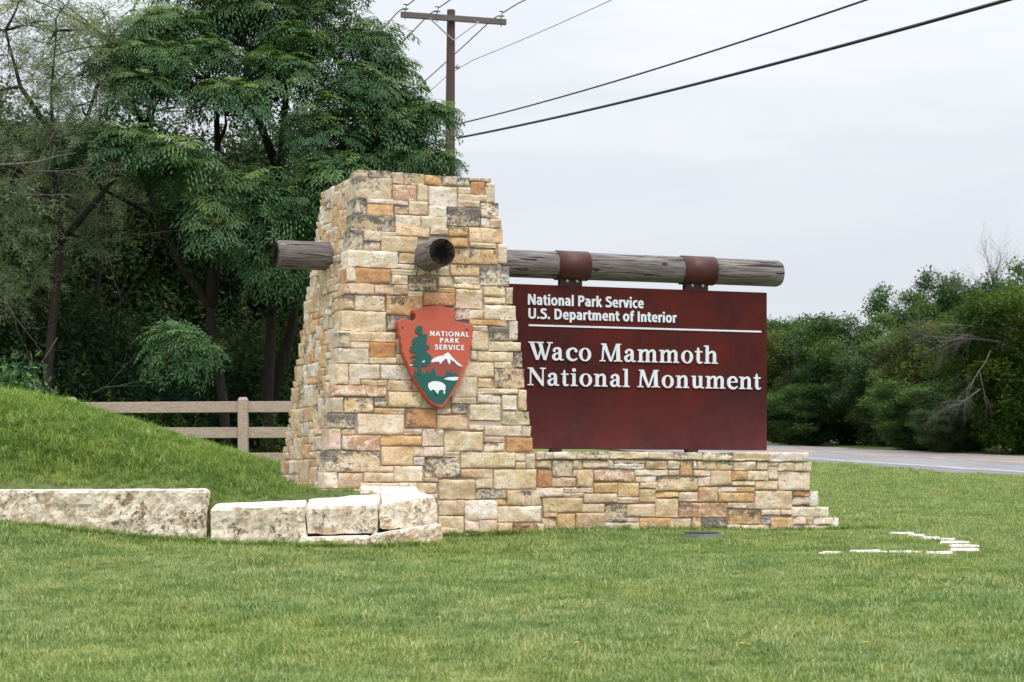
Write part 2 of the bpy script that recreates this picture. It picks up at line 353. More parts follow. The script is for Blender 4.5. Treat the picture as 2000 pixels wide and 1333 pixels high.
# ------------------------------------------------------------------ terrain and road
def axis(*segs):
    out = []
    for a, b, st in segs: out += list(np.arange(a, b, st))
    return np.array(out + [segs[-1][1]])
def sheet(name, xs, ys, zf, mat, label=None):
    X, Y = np.meshgrid(xs, ys); Z = zf(X, Y)+EYE
    nx, ny = len(xs), len(ys); idx = np.arange(nx*ny).reshape(ny, nx)
    Q = np.stack([idx[:-1, :-1], idx[:-1, 1:], idx[1:, 1:], idx[1:, :-1]], -1).reshape(-1, 4)
    o = link(name, mesh_np(name, np.stack([X, Y, Z], -1), Q, smooth=True), None, mat)
    return tag(o, label, None, None, 'structure')
def under_road(x, y):
    q = (np.asarray(x)-14.63)*.971 + (np.asarray(y)-60)*.236
    return ground(x, y) - .12*ss(-.8, .2, q)*ss(12.6, 11.6, q)
sheet('lawn', axis((-600, -60, 45), (-60, -12, 3), (-12, 14, .25), (14, 60, 2), (60, 600, 45)),
      axis((-30, 6, 3), (6, 30, .25), (30, 120, 1.0), (120, 900, 30)), under_road, M['turf'], 'green lawn rising past the stone sign to the road')
# mound of soil behind the retaining stones
mx = np.arange(-7.0, -.79, .08); mt = np.linspace(0, 1, 90)
MX = np.repeat(mx[None, :], 90, 0); MY = mound_front(MX)[0] + mt[:, None]*(26.6-mound_front(MX)[0])
idx = np.arange(MX.size).reshape(MX.shape)
Qm = np.stack([idx[:-1, :-1], idx[:-1, 1:], idx[1:, 1:], idx[1:, :-1]], -1).reshape(-1, 4)
tag(link('mound', mesh_np('mound', np.stack([MX, MY, mound(MX, MY)+EYE], -1), Qm, smooth=True), None, M['turf']), 'grassy mound banked up behind the white retaining stones', None, None, 'structure')

RD = Vector((-.2363, .9717, 0)); RN = Vector((.9717, .2363, 0)); RA = Vector((14.63, 60, 0))
def ribbon(name, q0, q1, lift, mat, label, dash=None):
    ts = np.arange(-70, 190, 2.0); V = []; Q = []
    for i, t_ in enumerate(ts):
        for q in np.linspace(q0, q1, 5 if q1-q0 > 1 else 2):
            p = RA + RD*t_ + RN*q; V.append((p.x, p.y, GZ(p.x, p.y)+lift))
    n = 5 if q1-q0 > 1 else 2
    for i in range(len(ts)-1):
        for k in range(n-1): Q.append((i*n+k, i*n+k+1, (i+1)*n+k+1, (i+1)*n+k))
    return tag(link(name, mesh_np(name, V, Q, smooth=True), None, mat), label, None, None, 'structure')
ribbon('road_shoulder', -.3, 1.7, .012, M['shoulder'], 'dark gravelly shoulder along the near side of the road')
ribbon('road', 1.7, 11.9, .012, M['asphalt'], 'grey two lane road curving behind the sign')
ribbon('road_edge_line', 1.95, 2.12, .018, M['whiteline'], 'white line along the near edge of the road')
ribbon('road_centre_line', 6.95, 7.11, .018, M['yellow'], 'yellow centre line of the road, nearer stripe')
ribbon('road_centre_line', 7.26, 7.42, .018, M['yellow'], 'yellow centre line of the road, farther stripe')
ribbon('road_edge_line', 11.2, 11.4, .018, M['yellow'], 'orange yellow line along the far edge of the road')

# ------------------------------------------------------------------ masonry
TINT = dict(c=(.76,.635,.485), w=(.80,.72,.62), t=(.72,.545,.35), o=(.67,.43,.205), r=(.68,.485,.31), p=(.70,.53,.41), g=(.64,.555,.445), k=(.60,.50,.385))
def look(code):
    """stone code -> tint, rust, black: first letter the tint, then r/R rust, k/K lichen"""
    ch = [c for c in code if c in TINT and c not in 'rk'] or ['t' if code[0] == 'r' else 'g']
    b = np.array(TINT[ch[0]]); 
    if len(ch) > 1: b = b*.6+np.array(TINT[ch[1]])*.4
    rust = .1 + .30*('r' in code) + .60*('R' in code) + (.5 if code[0] == 'r' else 0)
    black = .05 + .42*('k' in code) + .72*('K' in code) + (.15 if ch[0] == 'g' else 0) + (.3 if code[0] == 'k' else 0)
    return b*random.uniform(.92, 1.08)*np.array([1, random.uniform(.97, 1.03), random.uniform(.93, 1.07)]), min(rust, 1), min(black, 1)
class Masonry:
    def __init__(s): s.V = []; s.Q = []; s.T = []; s.Wr = []; s.n = 0
    def stone(s, O, ex, ey, x0, x1, z0, z1, depth, code, rough=.0095, cell=.027, slope=0.0):
        """rock-faced block: x along ex, z up, face towards ey, face origin O"""
        tint, rust, black = look(code); sd = random.uniform(0, 100)
        nx = max(3, round((x1-x0)/cell)); nz = max(3, round((z1-z0)/cell)); e = min(.006, (x1-x0)*.10, (z1-z0)*.14)
        def ax(a, b, n): return [a, a] + list(np.linspace(a+e, b-e, n+1)) + [b, b]
        X = ax(x0, x1, nx); Z = ax(z0, z1, nz); ring = lambda i, n: min(i, n+4-i, 2)
        prot = random.uniform(.002, .014); b = s.n; na, nb = nx+5, nz+5
        lean = (random.uniform(-.012, .012), random.uniform(-.008, .010))
        for j in range(nb):
            for i in range(na):
                r = min(ring(i, nx), ring(j, nz)); x, z = X[i], Z[j]
                fx, fz = (x-x0)/(x1-x0)-.5, (z-z0)/(z1-z0)-.5
                if r == 0: y = -depth
                else:
                    q = Vector((x*9+sd, z*9, sd*.37))
                    if r == 1: y = -.005 + prot*.9
                    else:
                        edge = min(1.0, min(x-x0, x1-x, z-z0, z1-z)/.04)
                        y = prot + rough*(noise.noise(q)*1.2 + noise.noise(q*2.7)*.8 + noise.noise(q*6)*.6)*(.35+.65*edge) + .001*edge + lean[0]*fx*2 + lean[1]*fz*2
                    k = noise.noise_vector(Vector((x*14+sd, z*14, 3.1)))
                    x += k.x*.009; z += k.y*.008
                p = O + ex*x + ey*y + Vector((0, 0, z)); s.V.append(tuple(p))
                s.T.append((*tint, min(1, max(0, fz+.5)))); s.Wr.append((rust, black, (sd % 50)/50, 1))
        for j in range(nb-1):
            for i in range(na-1): s.Q.append((b+j*na+i, b+j*na+i+1, b+(j+1)*na+i+1, b+(j+1)*na+i))
        s.n += na*nb
    def build(s, name, parent):
        return link(name, mesh_np(name, s.V, s.Q, attrs={'tint': s.T, 'wear': s.Wr}), parent, M['ashlar'])
def pack(inside, x0, x1, z0, z1, gx=.055, gz=.066, wmax=8):
    """random ashlar: fill a grid with rectangles 1..4 courses high"""
    nx, nz = int((x1-x0)/gx), int((z1-z0)/gz); used = [[not inside(x0+(i+.5)*gx, z0+(j+.5)*gz) for i in range(nx)] for j in range(nz)]; out = []
    for j in range(nz):
        for i in range(nx):
            if used[j][i]: continue
            for _ in range(12):
                h = random.choice([1, 1, 2, 2, 2, 3, 3]); w = random.choice([2, 3, 3, 4, 4, 5, 6, wmax]) if h > 1 else random.choice([3, 4, 5, 6, 8])
                if j+h <= nz and i+w <= nx and not any(used[b][a] for b in range(j, j+h) for a in range(i, i+w)): break
            else:
                h, w = 1, 1
                while i+w < nx and not used[j][i+w] and w < 4: w += 1
            for b in range(j, j+h):
                for a in range(i, i+w): used[b][a] = True
            out.append((x0+i*gx+.006, x0+(i+w)*gx-.006, z0+j*gz+.006, z0+(j+h)*gz-.006))
    return out
CODES = 'c c c c t t t o o p g g ck tk ok tr cr w w k gk rR'.split()

ZB, ZT = -.75, 2.94
def ta(z): return 1.105 - .1324*(z+.46)
def tb(z): return .92 - .0809*(z+.46)
# stones of the pillar's front, read from the photograph: x0 y0 x1 y1 code, in three enlargements
A_ = """450 65 590 135 gk;605 70 820 135 gK;835 90 940 195 p;950 100 1143 210 tk;1147 115 1305 210 ok;1320 130 1580 215 gk;1585 140 1690 172 g;1697 145 1790 182 gk
490 140 820 345 ck;830 215 1060 365 wR;1075 210 1175 370 ct;1183 228 1460 412 w;1472 232 1590 295 c;1597 182 1732 300 rR;1472 303 1750 370 g;1745 195 1828 380 cg
1475 365 1682 425 c;1690 387 1865 530 ck;482 345 570 495 gk;580 350 980 400 w;585 402 840 522 o;850 425 990 490 tk;995 372 1172 497 c;1188 415 1360 515 w;1365 428 1690 612 gK
1695 532 1785 615 w;1787 540 1888 630 p;470 505 850 660 gK;860 507 1105 608 c;1115 517 1360 622 w;865 615 1195 715 tr;1200 627 1372 695 pc;1380 618 1570 708 ok;1580 632 1908 772 t
425 650 540 850 gk;555 658 720 755 ct;550 765 712 850 gk;722 670 868 702 w;722 712 1072 862 tc;412 855 885 1012 wr;890 880 1065 975 tk;880 985 1070 1030 c;1380 730 1565 815 or
1585 778 1845 822 c;1340 838 1855 980 ok;1862 790 1950 975 cg;1690 1000 1972 1190 wK;385 1010 475 1150 wg;485 1030 810 1170 rR;820 1035 1065 1085 c;1080 1020 1190 1088 t;1205 1025 1255 1088 c
1260 1000 1380 1090 g;1395 995 1680 1098 tk;825 1092 975 1180 c;992 1105 1262 1240 tK;1280 1110 1415 1205 c;1435 1110 1685 1172 c;1425 1177 1690 1220 c;1275 1215 1435 1255 o;385 1172 650 1280 pr;660 1187 840 1280 p;842 1187 985 1280 pr"""
B_ = """860 45 980 85 c;990 52 1250 165 rR;1260 28 1480 190 tc;1500 5 1680 85 ck;1500 95 1675 150 cr;1500 162 1770 285 c;1688 12 1745 145 g;405 80 655 205 ck;318 78 400 190 tk;670 82 975 245 ok
300 212 665 380 ct;675 250 920 375 K;1255 190 1370 285 gk;1372 197 1497 275 c;1375 285 1690 330 o;1400 335 1525 372 c;1545 340 1710 460 gK;1715 295 1785 455 g;365 387 755 468 tc;290 387 360 512 gk
365 472 525 525 c;535 478 750 598 ro;1390 380 1535 540 ct;1540 472 1810 550 c;1390 550 1446 625 c;1450 557 1745 637 tc;1755 562 1825 685 gk;270 528 520 650 g;527 604 755 655 c;760 450 830 570 g;760 575 880 655 c
1310 647 1585 770 tg;1590 645 1735 690 c;1590 702 1840 862 tk;355 662 615 790 wg;620 667 880 790 w;258 657 345 832 c;350 792 450 835 c;457 795 675 838 t;685 800 885 885 pr;240 842 670 935 wR;890 800 960 890 t
1220 772 1440 942 cg;1450 782 1565 855 t;1445 868 1785 912 c;1225 945 1435 992 c;1445 917 1645 995 gc;1655 927 1780 1045 c;1790 880 1862 1050 tc;222 945 305 1065 g;315 950 555 1070 tk;565 950 680 1020 gK;685 895 970 1025 t;975 940 1090 1030 g
1225 1000 1365 1080 gK;565 1037 825 1080 o;832 1045 1095 1195 rk;1100 1040 1215 1085 pr;1380 1003 1640 1135 ct;1655 1065 1885 1175 gk"""
C_ = """205 38 390 150 gK;410 40 785 205 c;1060 48 1305 165 t;1315 127 1435 170 p;1440 135 1745 215 c;1748 138 1818 222 g;195 155 272 330 p;277 165 400 208 tk;285 214 590 335 wR;595 215 930 295 o;790 165 930 208 p;935 165 1105 295 ck
1115 182 1425 342 c;1437 222 1605 268 pr;1440 275 1605 345 ck;1620 232 1832 345 rR;165 342 590 508 cK;600 305 858 455 op;860 305 1110 385 pc;1115 347 1240 390 p;865 390 953 455 g;957 395 1240 555 cKr;1250 350 1690 475 c;1694 358 1775 425 c
1780 365 1850 480 cg;1696 430 1775 485 t;590 462 700 508 c;705 465 935 585 wc;460 515 700 592 p;250 520 450 640 pr;150 512 245 640 w;940 557 1065 588 g;1250 488 1512 555 t;1520 490 1865 645 ct;1070 572 1365 730 tg;1370 560 1505 645 cr
430 598 890 650 c;895 600 1050 680 t;900 690 1060 730 p;1365 655 1485 725 gk;1490 655 1620 725 gk;1625 660 1815 780 tk;1820 660 1895 785 tg;1070 740 1275 860 p;1280 740 1545 900 wc;1548 735 1617 782 o;1550 790 1902 915 cw;1070 870 1270 1005 ct
1280 905 1395 995 c;1398 905 1540 1000 tc;1548 925 1670 1010 t;1675 930 1860 1025 rk;1868 930 1925 1030 c;155 650 430 760 t;435 655 740 760 c;745 660 895 760 p;745 765 1060 870 c;300 765 740 860 t;600 870 1060 960 g;700 965 1270 1080 c;1280 1005 1600 1090 t;1605 1030 1930 1090 c"""
def rects(txt, sc, ox, oy):
    for part in txt.replace('\n', ';').split(';'):
        if part.strip():
            a, b, c, d, code = part.split(); yield ox+float(a)/sc, oy+float(b)/sc, ox+float(c)/sc, oy+float(d)/sc, code
pillar = empty('stone_pillar', (OX, OY, GZ(OX, OY)), 'tall tapered pillar of cream and rust coloured limestone blocks carrying the arrowhead plaque', 'stone pillar', None, TH)
def local(o):            # meshes of the sign are written in (s, v, rel z)
    o.matrix_parent_inverse = o.parent.matrix_basis.inverted() @ SIGN; return o
wall = Masonry(); X_, Y_ = Vector((1, 0, 0)), Vector((0, 1, 0))
for x0, y0, x1, y1, code in list(rects(A_, 5, 600, 320)) + list(rects(B_, 2000/460, 600, 560)) + list(rects(C_, 2000/480, 600, 800)):
    A, B = -.8828, .0809     # v = -tb(z)
    ym, xm = (y0+y1)/2, (x0+x1)/2
    s0, _ = onplane(x0, ym, A, B); s1, _ = onplane(x1, ym, A, B); _, zt = onplane(xm, y0, A, B); _, zb = onplane(xm, y1, A, B)
    ce = -ta((zt+zb)/2); s0 = ce-.006 if s0 < ce+.10 else s0
    if s1-s0 < .03: continue
    wall.stone(Vector((0, -tb((zt+zb)/2)-.004, 0)), X_, -Y_, s0, s1, zb, zt, .24, code)
for x0, x1, z0, z1 in pack(lambda v, z: -tb(z)+.20 < v < tb(z)-.02, -1.0, 1.0, ZB, 2.93, .062, .072, 5):      # left side
    wall.stone(Vector((-ta((z0+z1)/2), 0, 0)), Y_, -X_, x0, x1, z0, z1, .22, random.choice('c c c t t t o o w p g ck tk ck tr cr w'.split()), .013)
for x0, x1, z0, z1 in pack(lambda v, z: -tb(z)+.24 < v < tb(z)-.02, -1.0, 1.0, ZB, 2.93, .06, .07):          # right side
    wall.stone(Vector((ta((z0+z1)/2), 0, 0)), Y_, X_, x0, x1, z0, z1, .22, random.choice(CODES), .01, .05)
for x0, x1, z0, z1 in pack(lambda s, z: abs(s) < ta(z)-.02, -1.15, 1.15, ZB, 2.93, .07, .075):               # back
    wall.stone(Vector((0, tb((z0+z1)/2), 0)), X_, Y_, x0, x1, z0, z1, .22, random.choice(CODES), .01, .06)
local(wall.build('stone_facing', pillar))
def core(sa, sb, z0, z1, inset):
    m = MB(); v = []
    for z in (z0, z1):
        a, b = sa(z)-inset, sb(z)-inset; v += [(-a, -b, z), (a, -b, z), (a, b, z), (-a, b, z)]
    m.add(v, [(0,3,2,1),(4,5,6,7),(0,1,5,4),(1,2,6,5),(2,3,7,6),(3,0,4,7)]); return m
local(core(ta, tb, ZB, 2.905, .015).build('mortar_core', [M['mortar']], pillar))

# low wall under the sign
WV = -.47; WT = .325
D_ = """100 145 203 235 c;205 150 302 230 w;308 145 587 232 wc;590 145 980 235 ck;1003 145 1472 228 tc;1478 150 1778 232 c;1782 150 2126 240 ck;92 250 287 337 tk;305 245 547 435 ck;555 250 660 347 cp;680 250 982 340 c;985 250 1047 340 c
1060 245 1250 282 c;1255 250 1440 284 c;1053 290 1432 350 w;1450 255 1700 350 tk;1708 255 1860 350 w;1864 255 2010 440 ok;115 365 297 572 rk;303 470 412 572 p;412 462 587 567 pr;555 357 620 445 c;604 360 797 572 t;813 365 1310 503 wR;1315 365 1712 435 c
1722 370 1850 427 p;1315 447 1565 515 wr;1373 520 1565 587 tc;1570 460 2077 617 tk;110 585 437 692 wc;440 580 807 642 p;438 650 530 692 c;535 650 682 692 c;813 522 1102 640 or;1110 527 1360 690 ot;1363 600 1565 757 tk;1568 638 1842 702 o
1850 640 2077 747 pc;193 705 672 877 tr;690 655 1092 765 tp;1092 700 1357 765 c;675 780 937 877 ct;953 785 1212 997 gK;1212 787 1557 935 tg;1562 717 1840 940 t;1853 767 2433 940 cRk;203 887 360 945 t;173 952 347 1067 t;368 900 582 1070 o
588 890 947 1132 tp;1195 945 1365 1002 p;948 1010 1367 1122 wg;1373 955 1747 1112 o;1750 960 1992 1112 c;205 1077 267 1175 p;273 1085 590 1177 tg"""
E_ = """252 155 622 250 ck;638 150 1067 248 c;1072 150 1545 258 w;150 252 187 350 w;200 255 432 362 t;440 255 642 365 tk;650 262 907 372 c;920 267 1052 370 c;1055 267 1187 317 c;1068 325 1187 482 c;1193 270 1387 372 c;1390 270 1480 377 c;1483 270 1587 382 w;150 370 357 440 c
363 375 610 552 ct;615 380 800 490 o;803 377 1057 495 cr;1190 395 1575 612 c;208 452 355 567 p;618 500 897 557 c;908 503 1177 605 t;213 577 442 750 op;455 577 682 637 c;684 577 897 632 or;903 622 1357 845 pc;1373 622 1565 685 rk;1573 625 1673 805 w;1363 695 1570 790 ck
458 642 890 757 o;563 767 795 830 c;797 767 897 837 pt;563 850 972 1020 oK;983 850 1212 915 c;1218 850 1345 915 p;1350 817 1802 935 cw;138 947 242 1067 tk;244 950 560 1062 gK;563 1032 725 1077 w;733 1037 1077 1087 c;978 947 1102 1032 gk;1093 947 1362 1115 ot
1368 940 1522 1032 pc;1525 942 1612 1027 c;1622 947 1837 1032 w;1835 950 1917 1122 w;1368 1040 1832 1112 cp"""
low = empty('stone_base_wall', tuple(SIGN @ Vector((3, 0, -.47))), 'low wall of cream limestone blocks with stepped end, under the dark red sign panel', 'stone wall', None, TH)
lw = Masonry(); ends = []
for x0, y0, x1, y1, code in list(rects(D_, 6.25, 1030, 860)) + list(rects(E_, 6.25, 1330, 860)):
    ym, xm = (y0+y1)/2, (x0+x1)/2
    s0, _ = onplane(x0, ym, WV); s1, _ = onplane(x1, ym, WV); _, zt = onplane(xm, y0, WV); _, zb = onplane(xm, y1, WV)
    cap = y1 < 903
    if y1 > 1030: zb -= .05
    lw.stone(Vector((0, WV-(.02 if cap else 0), 0)), X_, -Y_, s0, s1, zb, zt, .9 if cap else .26, code, .016 if cap else .010)
    if x1 > 1580: ends.append((zb, zt, s1))
SE = lambda z: onplane(1583, 895, WV)[0]+.0 if z > 0 else onplane(1583, 895, WV)[0] + (-z)*.50
for x0, x1, z0, z1 in pack(lambda s, z: .9 < s < SE(z)-.05, .9, 5.2, -.8, .24, .07, .075):
    lw.stone(Vector((0, .43, 0)), X_, Y_, x0, x1, z0, z1, .22, random.choice(CODES), .01, .06)
for x0, x1, z0, z1 in pack(lambda v, z: True, -.24, .42, -.8, .24, .065, .07):
    lw.stone(Vector((SE((z0+z1)/2)-.02, 0, 0)), Y_, X_, x0, x1, z0, z1, .22, random.choice(CODES), .01, .05)
for x0, x1, z0, z1 in pack(lambda s, z: True, .9, 4.6, -1.0, -.47, .08, .09):                       # footing below the turf
    lw.stone(Vector((0, WV+.02, 0)), X_, -Y_, x0, x1, z0, z1, .2, random.choice(CODES), .01, .06)
local(lw.build('stone_facing', low))
m = MB()
for z0, z1 in ((-.8, -.2), (-.2, .05), (.05, .295)):
    e = SE(z1)-.06; m.box((.7, WV+.016, z0), (e, .40, z1-.001))
local(m.build('mortar_core', [M['mortar']], low))
sl = Masonry(); q0, _ = onplane(1590, 1040, WV-.1); q1, _ = onplane(1650, 1040, WV-.1)
sl.stone(Vector((0, WV-.1, 0)), X_, -Y_, q0-.2, q1, -.60, -.462, .7, 'cw', .02)
local(sl.build('footing_slab', low))
# ------------------------------------------------------------------ sign panel, lettering, log beam
PV = -.035
ps1, pz1 = onplane(1498, 572, PV); _, pz0 = onplane(1498, 880, PV); ps0 = .55
panel = empty('sign_panel', tuple(SIGN @ Vector((2.5, 0, pz0))), 'large dark red steel sign board with white raised lettering, hung below the log', 'sign board', None, TH)
m = MB(); m.box((ps0, PV, pz0), (ps1, .035, pz1)); o = local(m.build('board', [M['steel']], panel)); bevel(o, .004)
LP = -.047       # plane of the letter faces
def on(px, py): return onplane(px, py, LP)
a = on(1033, 635.5); b = on(1487.5, 647); m = MB(); m.box((a[0], LP+.004, a[1]-.009), (b[0], PV+.004, a[1]+.009)); local(m.build('rule_line', [M['letter']], panel))

# hand-drawn serif capitals and lower case; unit = capital height
def R(x0, y0, x1, y1): return [(x0, y0), (x1, y0), (x1, y1), (x0, y1)]
def stroke(pts, n=7):
    """band along (x, y, half width) control points"""
    P_ = [np.array(p, float) for p in pts]; out = []
    for i in range(len(P_)-1):
        p0, p1, p2, p3 = P_[max(i-1, 0)], P_[i], P_[i+1], P_[min(i+2, len(P_)-1)]
        for k in range(n+(i == len(P_)-2)):
            t_ = k/n; out.append(.5*((2*p1)+(-p0+p2)*t_+(2*p0-5*p1+4*p2-p3)*t_**2+(-p0+3*p1-3*p2+p3)*t_**3))
    out = np.array(out); d = np.gradient(out[:, :2], axis=0); d /= np.linalg.norm(d, axis=1)[:, None]+1e-9
    nrm = np.stack([-d[:, 1], d[:, 0]], 1); L = out[:, :2]+nrm*out[:, 2:]; Rr = out[:, :2]-nrm*out[:, 2:]
    return [tuple(p) for p in L] + [tuple(p) for p in Rr[::-1]]
def disc(x, y, r, n=16): return [(x+r*math.cos(2*math.pi*i/n), y+r*math.sin(2*math.pi*i/n)) for i in range(n)]
def halves(cx, cy, rx, ry, ix, iy, n=14):
    o_ = []
    for a0 in (math.pi/2, -math.pi/2):
        an = [a0+math.pi*i/n for i in range(n+1)]
        o_.append([(cx+rx*math.cos(a), cy+ry*math.sin(a)) for a in an] + [(cx+ix*math.cos(a), cy+iy*math.sin(a)) for a in reversed(an)])
    return o_
def arch(x0, x1): # shoulder from stem right edge x0 to right stem x1 (centre)
    return [stroke([(x0-.02, .50, .03), (x0+.05, .62, .045), (x1-.10, .675, .062), (x1-.015, .58, .085), (x1, .45, .088), (x1, .03, .088)])]
SERIF = {
 'W': (1.37, [[(.07,.97),(.31,.97),(.585,0),(.44,0)], [(.49,0),(.585,0),(.80,.70),(.73,.84)], [(.53,.97),(.76,.97),(1.0,0),(.86,0)], [(.90,0),(1.0,0),(1.27,.97),(1.17,.97)], R(0,.93,.40,1), R(.44,.93,.86,1), R(1.05,.93,1.37,1)]),
 'M': (1.27, [R(0,0,.33,.07), R(.80,0,1.27,.07), R(.08,.93,.37,1), R(.90,.93,1.2,1), [(.11,.03),(.20,.03),(.27,.97),(.17,.97)], [(.14,.97),(.37,.97),(.68,0),(.56,0)], [(.58,0),(.68,0),(1.0,.97),(.91,.97)], [(.93,.03),(1.15,.03),(1.11,.97),(.92,.97)]]),
 'N': (1.03, [R(0,0,.33,.07), R(0,.93,.30,1), R(.69,.93,1.03,1), R(.12,.03,.205,.97), [(.05,.97),(.30,.97),(.90,.14),(.90,-.03),(.81,-.03)], R(.815,0,.90,.97)]),
 'o': (.70, halves(.35, .355, .35, .375, .165, .305)),
 'c': (.64, [stroke([(.56,.56,.06), (.44,.675,.05), (.28,.665,.06), (.12,.54,.085), (.095,.36,.095), (.13,.17,.09), (.28,.045,.07), (.45,.045,.05), (.60,.14,.03)]), disc(.53,.545,.085)]),
 'e': (.62, [stroke([(.60,.15,.03), (.45,.045,.05), (.29,.045,.07), (.13,.17,.09), (.095,.36,.095), (.13,.55,.085), (.28,.675,.055), (.42,.66,.06), (.52,.53,.075), (.535,.40,.07)]), R(.14,.365,.60,.43)]),
 'a': (.68, [stroke([(.10,.53,.07), (.15,.62,.055), (.28,.68,.052), (.42,.62,.08), (.455,.48,.09), (.455,.16,.09), (.50,.06,.06), (.58,.035,.04), (.67,.06,.025)]), stroke([(.42,.42,.03), (.24,.37,.05), (.10,.26,.08), (.10,.13,.085), (.20,.05,.065), (.33,.07,.045), (.42,.15,.03)]), disc(.12,.53,.08)]),
 'n': (.76, [R(.09,0,.265,.66), R(0,.64,.255,.715), R(0,0,.36,.07), R(.43,0,.76,.07)] + arch(.265, .575)),
 'h': (.77, [R(.09,0,.265,.99), R(0,.955,.255,1.03), R(0,0,.36,.07), R(.43,0,.77,.07)] + arch(.265, .58)),
 'm': (1.13, [R(.09,0,.265,.66), R(0,.64,.255,.715), R(0,0,.36,.07), R(.41,0,.72,.07), R(.80,0,1.13,.07)] + arch(.265, .565) + arch(.65, .945)),
 'i': (.39, [R(.10,0,.28,.66), R(0,.64,.27,.715), R(0,0,.39,.07), disc(.19,.90,.105)]),
 'l': (.38, [R(.10,0,.28,.99), R(0,.955,.27,1.03), R(0,0,.38,.07)]),
 't': (.44, [stroke([(.19,.90,.03), (.185,.72,.07), (.185,.50,.088), (.185,.20,.09), (.22,.07,.075), (.32,.04,.05), (.43,.09,.025)]), R(0,.62,.42,.70)]),
 'u': (.72, [R(0,.64,.25,.715), R(.40,.64,.61,.715), stroke([(.16,.70,.088), (.16,.25,.088), (.19,.10,.085), (.30,.045,.055), (.42,.09,.045), (.48,.17,.03)]), R(.44,.03,.62,.70), R(.55,0,.72,.07)]),
}
z6 = lambda x: 1010+x/5.796
z7 = lambda x: 1240+x/5.796
LINE1 = list(zip("WacoMammoth", [z6(125),z6(395),z6(555),z6(700),z6(933),z6(1212),z7(30),z7(275),z7(525),z7(680),z7(783)], [z6(402),z6(530),z6(690),z6(838),z6(1190),z6(1345),z7(255),z7(498),z7(658),z7(768),z7(938)]))
LINE2 = list(zip("NationalMonument", [z6(118),z6(342),z6(497),z6(605),z6(706),z6(870),z6(1052),z6(1197),z7(28),z7(305),z7(463),z7(640),z7(800),z7(1045),z7(1180),z7(1343)],
                 [z6(325),z6(478),z6(585),z6(683),z6(848),z6(1022),z6(1183),z6(1272),z7(283),z7(440),z7(612),z7(780),z7(1022),z7(1165),z7(1328),z7(1428)]))
for line, base, top in ((LINE1, 703, 667.5), (LINE2, 753, 718)):
    zb = on(1031, base)[1]; cap = on(1031, top)[1]-zb; m = MB()
    for ch, xa, xb in line:
        if ch == 'M' and m.V: local(m.build('large_lettering', [M['letter']], panel)); m = MB()
        w, polys = SERIF[ch]; sa, sb = on(xa, base)[0], on(xb, base)[0]
        for k, pg in enumerate(polys):
            m.prism([(sa+p[0]/w*(sb-sa), zb+p[1]*cap) for p in pg], LP-.003-.0007*k, PV-.001-.0007*k, Matrix())
    local(m.build('large_lettering', [M['letter']], panel))

